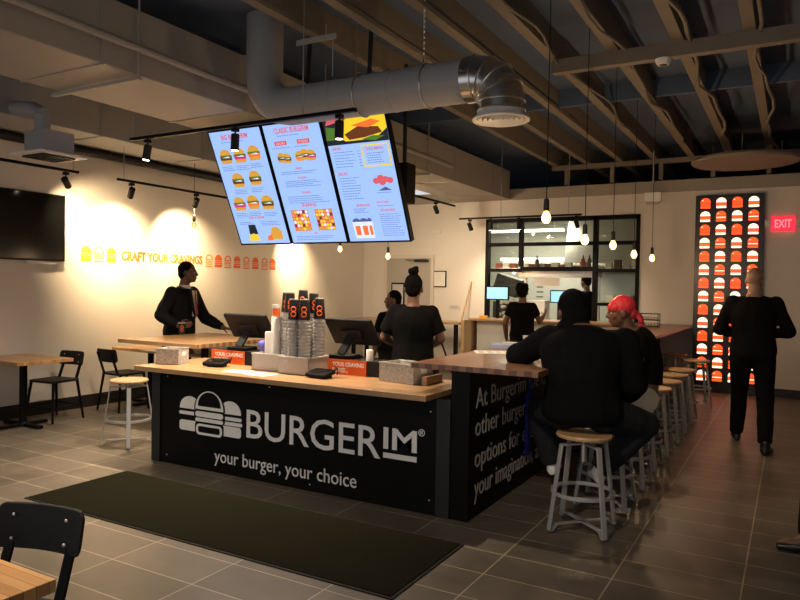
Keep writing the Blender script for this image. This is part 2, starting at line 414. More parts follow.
# round pipe with elbow and diffuser
PX, PY, PZ, PR = -2.13, 4.7, 3.07, .160
t = thing('round_duct', 'round grey painted duct bending down from ceiling and running across above menu screens', 'duct', (-4.08, PY, 3.0))
O = (-4.08, PY, 3.0)
pts = [(-4.08, PY, 4.1), (-4.08, PY, PZ+.28)]
for k in range(1, 5):
    a = PI/2*k/4; pts.append((-4.08+.28*(1-math.cos(a)), PY, PZ+.28-.28*math.sin(a)))
pts.append((PX, PY, PZ))
MB().tube(pts, PR, 28).build('pipe', X['duct2'], t, off=O)
for x in (-3.3, -2.75): MB().tube([(x-.01, PY, PZ), (x+.01, PY, PZ)], PR+.004, 28).build('seam', X['duct2'], t, off=O)
for x in (-3.05, -2.45):
    b = MB(); b.tube([(x, PY+math.cos(a)*(PR+.008), PZ+math.sin(a)*(PR+.008)) for a in [2*PI*k/20 for k in range(20)]], .006, 6, closed=True)
    b.tube([(x, PY-.1, PZ+PR*.8), (x, PY-.1, 4.1)], .004, 5)
    if x == -2.45:
        for i in range(30): z = 3.26+i*.02; b.tube([(-2.45, PY-.1, z), (-2.45+(.006 if i % 2 else 0), PY-.1, z+.012)], .007, 5)
    b.build('strap', X['steelb'], t, off=O)
# steel elbow
t = thing('steel_elbow', 'shiny galvanised steel elbow at end of round duct with white ring diffuser', 'duct', (-1.87, PY, 2.74))
O = (-1.87, PY, 2.74); b = MB(); R = .19; P2 = PR+.008
pts = [(PX, PY, PZ), (PX+.08, PY, PZ)]
seg = []
for k in range(0, 5):
    a = PI/2*k/4; seg.append((PX+.08+R*math.sin(a), PY, PZ-R*(1-math.cos(a))))
pts += seg[1:]; pts.append((PX+.08+R, PY, 2.78))
b.tube(pts, P2, 30)
b.build('elbow', X['steel'], t, off=O)
b = MB()
def ring(c, nrm, r, th):
    n = V(nrm).normalized(); a = n.cross(V((0, 1, 0))).normalized(); c_ = n.cross(a)
    b.tube([V(c)+a*math.cos(q)*r+c_*math.sin(q)*r for q in [2*PI*k/28 for k in range(28)]], th, 6, closed=True)
for k in range(0, 5):
    a = PI/2*k/4; ring(seg[k], (math.cos(a), 0, -math.sin(a)), P2+.002, .006)
ring((PX+.27, PY, 2.815), (0, 0, 1), P2+.002, .007)
b.build('seam_ring', X['steelb'], t, off=O)
b = MB(); b.lathe([(P2, .05), (P2+.01, .02), (.205, .0), (.207, -.012), (.185, -.012), (.175, .0)], 36, (PX+.27, PY, 2.76), capb=False, capt=False)
for r in (.035, .07, .105, .14): b.lathe([(r, .0), (r+.022, -.012), (r+.024, -.006), (r+.004, .008)], 30, (PX+.27, PY, 2.76), capb=False, capt=False)
b.box((PX+.27-.17, PY-.006, 2.757), (PX+.27+.17, PY+.006, 2.768)); b.box((PX+.264, PY-.17, 2.757), (PX+.276, PY+.17, 2.768))
b.build('diffuser', X['white'], t, off=O)
# sprinkler pipe on the left of big duct
b = MB(); b.tube([(-4.32, .3, 3.50), (-4.32, 1.9, 3.40), (-4.30, 2.3, 3.30), (-4.30, 4.2, 3.28), (-4.30, 4.95, 3.28), (-4.30, 9, 3.28)], .028, 12)
b.tube([(-4.30, 2.25, 3.31), (-4.30, 2.38, 3.30)], .04, 12)
tag(b.build('sprinkler_pipe', X['duct']), 'thin pale pipe with elbow running along side of the wide beige duct', 'pipe')
t = thing('ceiling_strip', 'small white perforated strip hanging on a rod above round grey duct', 'bracket', (-3.45, 4.6, 3.55))
b = MB(); b.box((-.2, -.006, -.02), (.2, .006, .025)); b.build('strip', X['duct'], t, smooth=False)
b = MB(); b.tube([(.17, 0, 0), (.17, 0, -.32)], .005, 6); b.tube([(.1, 0, .02), (.1, 0, .11)], .004, 6); b.build('rod', X['duct2'], t)
# loose cables along joists
def cable(name, label, pts, r=.010, m='joist'):
    tag(MB().tube(pts, r, 6).build(name, X[m]), label, 'cable', 'cables tied along the ceiling joists')
def wob(x, z, y0, y1, a=.03, sd=0):
    return [(x+a*math.sin(y*2.1+sd)+.02*math.sin(y*5+sd*3), y, z+.03*math.sin(y*3+sd)) for y in [y0+(y1-y0)*k/24 for k in range(25)]]
cable('ceiling_cable', 'bundled cable sagging beside the third joist from the right', wob(-1.35, 3.60, 2.5, 10.5, .03, 1), .014)
cable('ceiling_cable', 'thick cable wavering down the middle joist right of the round duct', wob(-.80, 3.585, 3.0, 11.0, .035, 2), .018)
cable('ceiling_cable', 'tangled cable along the joist nearest the smoke detector', wob(-.28, 3.59, 3.0, 11, .04, 3), .016)
cable('ceiling_cable', 'drooping cable by the joist behind the steel elbow', wob(-1.86, 3.60, 3.5, 9, .03, 4), .012)
# round ceiling ring
t = thing('ceiling_disc', 'large flat round disc hanging below joists beside the back wall', 'ceiling fixture', (-.62, 10.6, 3.32))
MB().lathe([(.0, 0), (.66, 0), (.68, .03), (.66, .06), (0, .06)], 40).build('disc', X['joist'], t)
b = MB()
for a in (.5, 2.6, 4.7): b.tube([(.5*math.cos(a), .5*math.sin(a), .05), (.5*math.cos(a), .5*math.sin(a), .31)], .008, 6)
b.build('hanger', X['joist'], t)
t = thing('smoke_detector', 'round white smoke detector under the near crossbeam', 'smoke detector', (-1.0, 6.19, 3.50))
MB().lathe([(.0, -.05), (.045, -.05), (.06, -.03), (.065, 0), (0, 0)], 24).build('housing', X['white'], t)
MB().lathe([(.03, -.055), (.034, -.052), (.034, -.049)], 20, capb=True, capt=True).build('sensor_cap', X['darkgrey'], t)
t = thing('emergency_light', 'white twin head emergency light box under joists between window and orange panel', 'light', (-1.86, 10.9, 2.92))
MB().box((-.12, -.05, -.04), (.12, .05, .10)).build('housing', X['white'], t, bevel=.01)
MB().box((-.1, -.055, -.075), (.1, .045, -.042)).build('lamp_lens', X['steelb'], t, bevel=.01)
MB().tube([(0, 0, .1), (0, 0, .72)], .012, 8).build('conduit', X['duct2'], t)
# speaker beside the screens
t = thing('ceiling_speaker', 'black loudspeaker hanging right of the menu screens', 'speaker', (-3.2, 5.65, 2.35))
MB().box((-.06, -.08, -.03), (.08, .1, .34)).build('cabinet', X['black'], t, bevel=.01)
MB().box((-.05, -.088, -.01), (.07, -.081, .32)).build('grille', X['blackmat'], t, bevel=.002)
b = MB(); b.tube([(0, .02, .34), (0, .02, 1.27)], .02, 8); b.build('bracket_pole', X['darkgrey'], t)

# ============================================================ TRACK LIGHTS
def rail(name, label, p0, p1, rods, zc):
    t = thing(name, label, 'track rail', p0)
    d = V(p1)-V(p0); b = MB(); b.bar((0, 0, 0), d, .035, .028); b.build('rail', X['black'], t, smooth=False)
    b = MB()
    for k in rods:
        q = d*k; b.tube([q, (q.x, q.y, zc-p0[2])], .005, 6)
    b.build('rod', X['duct2'], t)
    return t
HEADPROTO = {}
def head(p, target, label, on=True, energy=0, spot=50, size=.03, group='track light heads', color=WARMW):
    t = thing('track_light', label, 'spotlight', p, 0, group)
    d = (V(target)-V((p[0], p[1], p[2]-.1))).normalized()
    Q = d.to_track_quat('Z', 'Y').to_matrix().to_4x4(); Q.translation = (0, 0, -.10)
    b = MB(); b.cbox((0, 0, -.015), (.05, .05, .03)); b.tube([(0, 0, -.03), (0, 0, -.09)], .008, 8); b.build('mount', X['black'], t)
    b = MB(); b.lathe([(.030, -.05), (.036, -.045), (.036, .085), (.033, .09)], 18, M=Q); b.build('lamp_head', X['blackmat'], t)
    b = MB(); b.lathe([(.029, .0885), (.029, .0925)], 18, M=Q); b.build('lens', X['lens'] if on else X['lensoff'], t)
    if energy:
        q = V((p[0], p[1], p[2]-.1))+d*.10
        l = light('SPOT', 'spot_beam', q, energy, color, size, q+d, spot, 1.0)
    return t
rail('light_track', 'short black track rail above the wall television', (-6.9, 2.0, 2.74), (-6.9, 4.89, 2.74), (.3, .98), 3.14)
head((-6.9, 4.74, 2.72), (-7.5, 5.6, 2.0), 'black spotlight just right of the television, first of those aimed at left wall', energy=200, spot=105, color=WALLC)
head((-6.9, 5.60, 2.72), (-7.5, 5.85, 1.95), 'black spotlight pointing down at left end of the middle wall track', on=False, energy=310, spot=100, color=WALLC)
rail('light_track', 'black track rail in front of the left wall lettering', (-6.9, 5.4, 2.74), (-6.9, 9.8, 2.74), (.02, .5, .97), 3.14)
head((-6.9, 6.63, 2.72), (-7.5, 6.9, 2.0), 'tilted black spotlight above the suited man', energy=310, spot=100, color=WALLC)
head((-6.9, 9.15, 2.72), (-7.5, 9.4, 1.95), 'black spotlight at far end of the wall track, behind the menu screens', energy=270, spot=80, color=WALLC)
rail('light_track', 'long black track rail under the round duct in front of menu screens', (-5.5, 4.45, 2.89), (-2.95, 4.45, 2.89), (.015, .8), 3.88)
head((-5.27, 4.45, 2.87), (-5.6, 4.2, 0), 'black downlight over the wooden stool, leftmost on the counter track', energy=200, spot=115, color=(1, .80, .60))
head((-4.18, 4.45, 2.87), (-4.25, 4.42, 0), 'black downlight overlapping the left menu screen', energy=420, spot=125, color=(1, .80, .60))
head((-3.10, 4.45, 2.87), (-3.1, 4.4, 0), 'black downlight overlapping the right menu screen', energy=230, spot=125, color=(1, .80, .60), on=False)
rail('light_track', 'black track rail above the kitchen window', (-5.0, 10.8, 2.72), (-2.9, 10.8, 2.72), (.36, .9), 3.88)
head((-4.80, 10.8, 2.70), (-4.6, 11.7, 1.2), 'tilted black spotlight at left end of kitchen window track', energy=70, spot=90, on=False)
head((-4.42, 10.8, 2.70), (-4.42, 10.8, 0), 'upright black spotlight, second from left on kitchen window track', on=False)
head((-3.93, 10.8, 2.70), (-3.8, 11.0, 1.0), 'lit black spotlight, third from left on kitchen window track', energy=120, spot=90)
head((-2.98, 10.8, 2.70), (-2.8, 11.6, 1.0), 'black spotlight at right end of kitchen window track', energy=70, spot=90, on=False)
rail('light_track', 'black track rail near the door beyond the menu screens', (-5.0, 7.3, 2.92), (-5.0, 10.6, 2.92), (.1, .9), 3.10)
head((-5.0, 9.9, 2.90), (-5.1, 11.7, 1.2), 'black spotlight hanging before the white back wall right of the door', energy=75, spot=110, on=False)
head((-5.0, 8.6, 2.90), (-5.8, 11.7, 1.6), 'dark spotlight hanging before the back wall above the door', energy=75, spot=110, on=False)
head((-5.0, 7.5, 2.90), (-6.0, 11.7, 1.8), 'dark spotlight just right of the menu screens', energy=100, spot=110)
rail('light_track', 'unseen black track rail added over the customer side of the floor', (-5.4, 1.6, 2.95), (-.9, 1.6, 2.95), (.3, .9), 3.88)  # out-of-view rail, added to carry the fill lamps below
head((-4.9, 1.6, 2.93), (-4.4, 1.9, 0), 'unseen black downlight added to brighten the floor left of the rug', energy=230, spot=130, color=(1, .82, .62))  # fill lamp added out of view for the bright floor at left
head((-2.6, 1.6, 2.93), (-2.1, .9, .7), 'unseen black downlight added to brighten the near table', energy=260, spot=75, color=(1, .82, .62))  # added out of view, beam narrowed to lift the near tabletop
head((-1.3, 1.6, 2.93), (-1.2, 5.2, .8), 'unseen black spotlight added on the near track to brighten the bar stools', energy=150, spot=55, color=(1, .82, .62))  # added fill from out of view for stool legs and white shorts
# ============================================================ PENDANTS
def pendant(p, label, top=3.88, energy=16, lit=True):
    t = thing('pendant_lamp', label, 'pendant lamp', p, 0, 'bare bulb pendant lamps')
    MB().tube([(0, 0, .13), (0, 0, top-p[2])], .0035, 6).build('cord', X['black'], t)
    MB().lathe([(.008, .14), (.02, .13), (.022, .055), (.018, .045)], 14).build('socket', X['darkgrey'], t)
    MB().lathe([(.003, -.045), (.02, -.040), (.031, -.022), (.034, -.002), (.027, .020), (.014, .045)], 18).build('bulb', X['bulb'] if lit else X['bulbglass'], t)
    if lit: light('POINT', 'bulb_light', (p[0], p[1], p[2]-.1), energy, (1, .68, .38), .035)
    return t
for y, z, lb in ((4.98, 2.07, 'glowing bare bulb pendant nearest the camera over the bar'), (6.08, 1.98, 'glowing bare bulb pendant, second over the bar'),
                 (7.17, 2.0, 'glowing bare bulb pendant, third over the bar'), (8.24, 1.96, 'glowing bare bulb pendant, fourth over the bar'), (9.41, 1.97, 'glowing bare bulb pendant, farthest over the bar beside the white wall')):
    pendant((-1.6, y, z), lb)
pendant((-6.22, 9.0, 2.12), 'glowing bare bulb pendant under the middle menu screen')
pendant((-5.34, 9.0, 2.0), 'glowing bare bulb pendant at top left corner of the grey door', 3.12)
pendant((-7.0, 6.69, 2.32), 'bare bulb pendant hanging over the wall lettering above the suited man', 3.14, 0, False)

# ============================================================ MENU SCREENS
SW, SH = .668, 1.185
def burger_pic(b, cx, cy, s, kind=0):
    z = .0015
    b.use(X['sBun']).prism(arc(cx, cy+.012*s, .045*s, .038*s, 0, PI, 8), 0, z)
    b.use(X['sGreen']).prism([(cx-.05*s, cy), (cx+.05*s, cy), (cx+.047*s, cy+.012*s), (cx-.047*s, cy+.012*s)], 0, z)
    b.use(X[['sMeat', 'sPink', 'sOrange', 'sMeat'][kind % 4]]).prism([(cx-.046*s, cy-.02*s), (cx+.046*s, cy-.02*s), (cx+.048*s, cy), (cx-.048*s, cy)], 0, z)
    b.use(X['sWhite']).prism([(cx-.03*s, cy-.004*s), (cx+.035*s, cy-.006*s), (cx+.02*s, cy+.004*s)], z, z+.0005)
    b.use(X['sBun']).prism([(cx-.04*s, cy-.042*s), (cx+.04*s, cy-.042*s), (cx+.045*s, cy-.02*s), (cx-.045*s, cy-.02*s)], 0, z)
def lines(b, x0, x1, y, n, dy=.017, h=.0045, m='sText', seed=0):
    rnd = random.Random(seed)
    for i in range(n):
        x = x0
        e = x1-(x1-x0)*.3*rnd.random()
        while x < e:
            wd = .012+.02*rnd.random(); b.use(X[m]).box((x, y-i*dy, 0), (min(x+wd, e), y-i*dy+h, .001)); x += wd+.006
def menu(idx, x, label):
    base = V((x+.03, 5.42, 1.94)); tilt = math.radians(-25)
    t = thing('menu_screen', label, 'screen', base, 0, 'portrait menu screens above the counter')
    # local plate: x right, y up along the screen, z toward the viewer
    Mx = Matrix.Rotation(PI/2-tilt, 4, 'X')
    b = MB(Mx); b.box((0, 0, -.06), (SW, SH, 0)); b.build('housing', X['black'], t, bevel=.004, smooth=False)
    b = MB(Mx @ Matrix.Translation((.018, .018, .0))); w, h = SW-.036, SH-.036
    b.use(X['sBlue']).box((0, 0, -.002), (w, h, .001))
    b.M = b.M @ Matrix.Translation((0, 0, .0015))
    T = lambda s, x0, y0, ww, hh, m='sRed', bo=.02: (b.use(X[m]), text_into(b, s, ww, hh, Matrix.Translation((x0, y0, 0)), .001, bo))
    if idx == 0:
        T('BIG BURGERIM', .14, h-.085, .33, .05); lines(b, .12, .5, h-.11, 1)
        for i, (cx, cy) in enumerate([(.13, .90), (.31, .90), (.49, .91), (.20, .66), (.42, .67), (.13, .42), (.31, .43), (.49, .42)]):
            burger_pic(b, cx, cy, 1.55, i); lines(b, cx-.08, cx+.09, cy-.10, 3, seed=i)
        T('ADD A DRINK', .20, .265, .2, .022); lines(b, .06, .26, .225, 2); lines(b, .34, .58, .225, 3, seed=4)
        b.use(X['sDark']).prism([(.15, .10), (.26, .10), (.25, .20), (.16, .20)], 0, .001); b.use(X['sYel']).prism([(.12, .03), (.27, .03), (.25, .09), (.20, .11), (.15, .09)], .001, .0015)
        b.use(X['sBun']).prism([(.40, .04), (.56, .04), (.57, .12), (.52, .17), (.46, .17), (.42, .10)], 0, .001); b.use(X['sOrange']).prism([(.36, .03), (.44, .03), (.43, .09), (.38, .08)], .001, .0015)
    elif idx == 1:
        T('CLASSIC BURGERIM', .12, h-.085, .39, .052); lines(b, .14, .48, h-.11, 1, m='sText')
        for cx, n_ in ((.16, 1), (.42, 2)):
            b.use(X['sRed']).box((cx-.07, .955, 0), (cx+.07, .995, .001)); T('DUO' if n_ == 1 else 'TRIO', cx-.05, .963, .1, .022, 'sWhite', .01)
            lines(b, cx-.11, cx+.1, .93, 1, seed=n_)
        burger_pic(b, .13, .84, 1.0, 0); burger_pic(b, .19, .83, 1.0, 3); burger_pic(b, .40, .85, 1.1, 0); burger_pic(b, .47, .84, 1.1, 1); burger_pic(b, .34, .84, 1.0, 2)
        T('SIDES', .26, .72, .07, .02); lines(b, .08, .52, .70, 2, seed=3)
        T('EXTRAS', .26, .63, .09, .02); lines(b, .10, .54, .61, 4, seed=5)
        T('SALADS', .26, .49, .1, .02); lines(b, .08, .56, .46, 4, .02, seed=6)
        T('SHARING', .22, .36, .17, .035)
        for cx in (.17, .45):
            b.use(X['sRed']).box((cx-.10, .12, 0), (cx+.10, .33, .0008))
            rnd = random.Random(int(cx*100))
            for i in range(6):
                for j in range(6):
                    b.use(X[rnd.choice(['sYel', 'sBun', 'sBun', 'sMeat', 'sOrange', 'sYel', 'sWhite'])])
                    px, py = cx-.08+i*.032, .14+j*.034; b.prism(arc(px, py, .017, .017, 0, 2*PI*.9, 6), .001, .0015)
        T('TRAY', .28, .085, .05, .015); lines(b, .06, .56, .06, 3, seed=9)
    else:
        b.use(X['sDark']).box((0, h-.245, 0), (w, h, .0008))
        b.use(X['sYel']).prism([(.15, h-.19), (.20, h-.22), (.5, h-.22), (w, h-.14), (w, h-.02), (.5, h-.005), (.25, h-.02), (.17, h-.08)], .001, .0015)
        b.use(X['sMeat']).prism([(.20, h-.16), (.35, h-.10), (.55, h-.12), (.58, h-.17), (.40, h-.20), (.24, h-.21)], .0015, .0018)
        b.use(X['sOrange']).prism([(.28, h-.09), (.5, h-.05), (.58, h-.08), (.45, h-.12)], .0018, .0021)
        b.use(X['sGreen']).prism([(.0, h-.2), (.13, h-.2), (.12, h-.1), (.02, h-.08)], .001, .0015); b.use(X['sGreen']).prism([(.36, h-.215), (.5, h-.235), (.6, h-.2), (.48, h-.19)], .0018, .0022)
        b.use(X['sRed']).prism([(.02, h-.07), (.14, h-.05), (.22, h-.03), (.05, h-.01)], .001, .0016)
        T('SIDES', .04, .86, .09, .024); lines(b, .04, .26, .835, 6, .026, seed=1); lines(b, .29, .32, .835, 6, .026, seed=2)
        T('SALAD', .04, .63, .1, .028); lines(b, .04, .27, .60, 9, .024, seed=3)
        b.use(X['sYel']).box((.335, .69, 0), (.615, .885, .001)); b.use(X['sBlue']).box((.347, .702, .001), (.603, .873, .0014))
        b.M = b.M @ Matrix.Translation((0, 0, .001)); T('KIDS MENU', .39, .835, .17, .025); lines(b, .38, .57, .805, 5, .02, seed=4)
        for i, (px, py) in enumerate([(.42, .56), (.47, .585), (.52, .57), (.56, .56), (.48, .545)]): b.use(X['sRed']).prism(arc(px, py, .035, .028, 0, 5.6, 9), 0, .001)
        b.use(X['sText']).prism([(.42, .47), (.56, .47), (.50, .505)], 0, .001); lines(b, .4, .6, .45, 1)
        T('BEVERAGES', .16, .335, .14, .022); T('BOTTLED', .38, .355, .12, .02); lines(b, .12, .28, .31, 3, seed=5); lines(b, .38, .6, .33, 1, seed=6)
        T('SHAKES', .40, .28, .15, .022); lines(b, .38, .6, .25, 11, .02, seed=7)
        for cx, ww in ((.12, .05), (.2, .05), (.26, .03)):
            b.use(X['sWhite']).prism([(cx-ww*.8, .03), (cx+ww*.8, .03), (cx+ww, .19), (cx-ww, .19)], 0, .001)
            b.use(X['sOrange']).prism([(cx-ww*.5, .06), (cx+ww*.5, .06), (cx+ww*.55, .15), (cx-ww*.55, .15)], .001, .0014)
            b.use(X['sText']).prism(arc(cx, .19, ww*.9, .035, 0, PI, 6), .001, .0014)
    b.build('display', None, t, smooth=False)
    b = MB(Mx); b.box((SW/2-.12, .72, -.10), (SW/2+.12, .95, -.058)); b.M = Matrix(); b.tube([(SW/2, -.26, .82), (SW/2, -.20, 1.18 if idx == 0 else 1.94)], .02, 8); b.build('ceiling_mount', X['darkgrey'], t)
for i, (x, lb) in enumerate(((-5.02, 'lit menu screen showing rows of burgers, left one of the three'), (-4.345, 'lit menu screen with two sharing tray pictures, middle one of the three'), (-3.67, 'lit menu screen with large burger photo on top, right one of the three'))):
    menu(i, x, lb)

# ============================================================ FRONT COUNTER
t = thing('service_counter', 'black front counter with white burger logo and wooden top', 'counter', (-3.3, 4.14, 0))
O = (-3.3, 4.14, 0)
b = MB(); b.box((-4.80, 4.14, 0), (-1.95, 4.2, .79)); b.box((-4.80, 4.2, 0), (-4.74, 4.78, .79)); b.box((-4.74, 4.72, 0), (-1.95, 4.78, .79)); b.box((-4.7, 4.2, .70), (-1.95, 4.72, .79))
b.build('body', X['black'], t, off=O, smooth=False)
for xa in (-4.80, -2.05): MB().box((xa, 4.128, 0), (xa+.10, 4.14, .79)).build('corner_trim', X['darkgrey'], t, off=O, smooth=False)
b = MB()
for px, pz in ((-4.62, .74), (-3.5, .745), (-2.10, .70), (-2.10, .10), (-4.62, .07), (-3.1, .05)): b.lathe([(.006, 0), (.004, .004)], 10, M=face_negY(px, 4.138, pz))
b.build('screw', X['white'], t, off=O)
MB().box((-4.86, 3.985, .79), (-2.06, 4.80, .83)).build('countertop', X['topwood'], t, off=O, bevel=.004, smooth=False)
# logo
b = MB(face_negY(0, 4.138, 0)); dz = .004
def outline(poly_o, poly_i):   # ring between two same-length polylines
    n = len(poly_o); vs = [(x, y, 0) for x, y in poly_o]+[(x, y, 0) for x, y in poly_i]+[(x, y, dz) for x, y in poly_o]+[(x, y, dz) for x, y in poly_i]; fs = []
    for k in range(n):
        j = (k+1) % n; fs += [(k, j, n+j, n+k), (2*n+k, 2*n+j, 3*n+j, 3*n+k), (k, j, 2*n+j, 2*n+k), (n+k, n+j, 3*n+j, 3*n+k)]
    b.add(vs, fs)
def rrect(cx, cy, w, h, r, n=4):
    p = []
    for sx, sy, a in ((1, 1, 0), (-1, 1, PI/2), (-1, -1, PI), (1, -1, 3*PI/2)):
        p += arc(cx+sx*(w/2-r), cy+sy*(h/2-r), r, r, a, a+PI/2, n)
    return p
LX, LZ = -4.125, .465
dome = lambda cx, cy, rx, ry: [(cx-rx, cy)]+arc(cx, cy+.01, rx, ry, PI, 0, 14)+[(cx+rx, cy)]
# side burgers (solid), left and right
for s in (-1, 1):
    b = MB(face_negY(0, 4.138, 0)); cx = LX+s*.225
    b.prism(dome(cx, LZ+.025, .115, .095), 0, dz)
    for zz, hh in ((LZ-.012, .028), ): b.prism(rrect(cx, zz, .245, hh, .013), 0, dz)
    if s > 0: b.prism(rrect(cx+.005, LZ-.052, .25, .028, .013), 0, dz)
    b.prism(rrect(cx, LZ-.115, .235, .085, .025), 0, dz)
    b.build('side_burger_logo', X['letter'], t, off=O, smooth=False)
b = MB(face_negY(0, 4.133, 0))
b.use(X['black']).prism(dome(LX, LZ+.03, .172, .152), 0, .0015); b.prism(rrect(LX, LZ-.02, .344, .11, .03), 0, .0015); b.prism(rrect(LX, LZ-.125, .32, .115, .03), 0, .0015)
b.use(X['letter'])
outline(dome(LX, LZ+.035, .155, .145), dome(LX, LZ+.060, .128, .112))
b.prism(rrect(LX, LZ-.005, .31, .045, .022), 0, dz); b.prism(rrect(LX, LZ-.052, .31, .03, .015), 0, dz)
outline(rrect(LX, LZ-.13, .29, .09, .035), rrect(LX, LZ-.13, .245, .052, .02))
b.build('burger_logo', None, t, off=O, smooth=False)
b = MB(face_negY(0, 4.138, 0))
text_into(b, 'BURGER', 1.235, .225, Matrix.Translation((-3.725, .325, 0)), dz, .005)
text_into(b, 'IM', .265, .150, Matrix.Translation((-2.465, .405, 0)), dz, .018)
b.box((-2.465, .342, 0), (-2.20, .378, dz))
text_into(b, '®', .05, .05, Matrix.Translation((-2.19, .525, 0)), dz, .0)
b.build('logo_lettering', X['letter'], t, off=O, smooth=False)
b = MB(face_negY(0, 4.138, 0)); text_into(b, 'your burger, your choice', 1.38, .135, Matrix.Translation((-4.065, .055, 0)), dz, .0)
b.build('slogan_lettering', X['letter'], t, off=O, smooth=False)
# ============================================================ BAR
t = thing('bar_counter', 'long bar with black lettered side panel and reddish wooden top', 'counter', (-1.9, 4.14, 0)); O = (-1.9, 4.14, 0)
b = MB(); b.box((-1.95, 4.14, 0), (-1.82, 11.6, .985)); b.box((-2.2, 4.82, .0), (-1.95, 4.9, .985)); b.box((-2.2, 10.2, 0), (-1.95, 10.3, .985))
b.build('body', X['black'], t, off=O, smooth=False)
MB().box((-2.26, 4.14, .985), (-1.36, 11.66, 1.022)).build('bar_top', X['barwood'], t, off=O, bevel=.003, smooth=False)
b = MB()
for y in (6, 8, 10): b.bar((-1.82, y, .75), (-1.45, y, .98), .04, .012)
b.build('bracket', X['black'], t, off=O, smooth=False)
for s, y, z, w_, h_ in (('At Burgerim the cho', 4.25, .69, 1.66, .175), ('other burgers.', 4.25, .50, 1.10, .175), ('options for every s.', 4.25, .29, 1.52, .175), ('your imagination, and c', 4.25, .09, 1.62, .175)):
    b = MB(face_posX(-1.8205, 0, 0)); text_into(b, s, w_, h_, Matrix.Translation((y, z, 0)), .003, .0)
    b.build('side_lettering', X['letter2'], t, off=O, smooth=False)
b = MB(); b.box((-1.815, 5.22, .22), (-1.79, 5.30, .70)); b.tube([(-1.80, 5.26, .70), (-1.78, 5.26, .82), (-1.80, 5.26, .97)], .012, 8)
tag(b.build('hanging_strap', X['blue'], smooth=False, bevel=.008), 'blue cloth strap hanging against the lettered bar side', 'strap')

# ============================================================ SUIT TABLE AND BACK TABLES
t = thing('high_table', 'square high wooden table the suited man leans on', 'table', (-5.45, 5.3, 0)); O = (-5.45, 5.3, 0)
MB().box((-6.03, 4.74, .915), (-4.90, 6.0, .955)).build('tabletop', X['topwood'], t, off=O, bevel=.003, smooth=False)
for x, y in ((-5.0, 4.94), (-5.0, 5.92), (-5.98, 5.92), (-5.98, 4.94)):
    if (x, y) == (-5.98, 4.94): x = -5.55
    MB().box((x-.025, y-.025, 0), (x+.025, y+.025, .915)).build('leg', X['black'], t, off=O, smooth=False)
MB().box((-5.95, 4.97, .80), (-4.95, 5.9, .82)).build('lower_shelf', X['topwood'], t, off=O, smooth=False)
t = thing('wall_table', 'long narrow wooden table before the grey door on black legs', 'table', (-6.1, 11.2, 0)); O = (-6.1, 11.2, 0)
MB().box((-7.3, 10.85, .90), (-4.98, 11.45, .94)).build('tabletop', X['topwood'], t, off=O, bevel=.003, smooth=False)
for x, y in ((-5.08, 10.92), (-5.08, 11.38), (-7.2, 10.92), (-7.2, 11.38)): MB().box((x-.03, y-.03, 0), (x+.03, y+.03, .90)).build('leg', X['black'], t, off=O, smooth=False)
b = MB(); b.bar((-5.15, 10.95, .05), (-5.5, 10.95, .88), .03, .02); b.build('brace', X['black'], t, off=O)
t = thing('wooden_stick', 'thin pale wooden stick leaning on the back wall right of the framed notice', 'stick', (-5.2, 11.3, .94))
MB().bar((.0, .10, 0), (.06, .38, .72), .025, .02).build('stick', X['sidewood'], t, smooth=False)
t = thing('framed_notice', 'small dark framed paper hanging right of the grey door', 'picture frame', (-5.79, YB, 1.7))
MB().box((-.135, -.02, -.155), (.135, 0, .155)).build('frame', X['black'], t, smooth=False, bevel=.003)
MB().box((-.115, -.023, -.135), (.115, -.018, .135)).build('paper', X['paper'], t, smooth=False)
b = MB(face_negY(0, -.0235, 0))
for i in range(5): b.box((-.07, .09-i*.03, 0), (.06-.02*(i % 2), .094-i*.03, .001))
b.build('print', X['greywhite'], t, smooth=False)
tag(MB().box((-5.97, YB-.03, 2.55), (-5.80, YB, 2.63)).build('wall_alarm', X['white'], bevel=.006), 'small white box high on back wall above the framed notice', 'alarm')
t = thing('outlet_plate', 'wide pale socket plate low on back wall beside leaning stick', 'outlet', (-5.48, YB, 1.18))
MB().box((-.12, -.008, -.05), (.12, 0, .05)).build('plate', X['frame_w'], t, bevel=.003); MB().box((-.08, -.011, -.02), (.08, -.007, .02)).build('socket', X['greywhite'], t, bevel=.002)

# kitchen service counter
t = thing('kitchen_counter', 'wood topped service counter with white front under the kitchen window', 'counter', (-3.5, 11.2, 0)); O = (-3.5, 11.2, 0)
MB().box((-4.72, 11.0, 0), (-2.5, 11.55, .985)).build('front', X['white'], t, off=O, smooth=False)
MB().box((-4.84, 10.6, 0), (-4.78, 11.65, 1.0)).build('end_panel', X['sidewood'], t, off=O, smooth=False)
MB().box((-4.84, 10.88, .985), (-2.36, 11.66, 1.02)).build('countertop', X['topwood'], t, off=O, smooth=False, bevel=.003)

# ============================================================ LEFT DINING FURNITURE
def table_small(loc, w, d, h, label, near=False):
    t = thing('dining_table', label, 'table', loc, 0, 'wooden tables along the left side')
    MB().box((-w/2, -d/2, h-.035), (w/2, d/2, h)).build('tabletop', X['tabwood'], t, bevel=.003, smooth=False)
    MB().tube([(0, 0, .03), (0, 0, h-.035)], .038, 16).build('pole', X['black'], t)
    b = MB(); b.bar((-.30, 0, .02), (.30, 0, .02), .06, .03); b.bar((0, -.26, .02), (0, .26, .02), .06, .03); b.lathe([(.07, .02), (.05, .05)], 16); b.build('base', X['black'], t)
    return t
table_small((-7.03, 4.36, 0), .78, .62, .72, 'small wooden table on black pedestal under the television')
table_small((-7.06, 6.05, 0), .72, .60, .72, 'small wooden table by the left wall behind the suited man')
table_small((-2.28, .76, 0), 1.22, .74, .75, 'wooden table whose corner shows at bottom left of the floor', True)
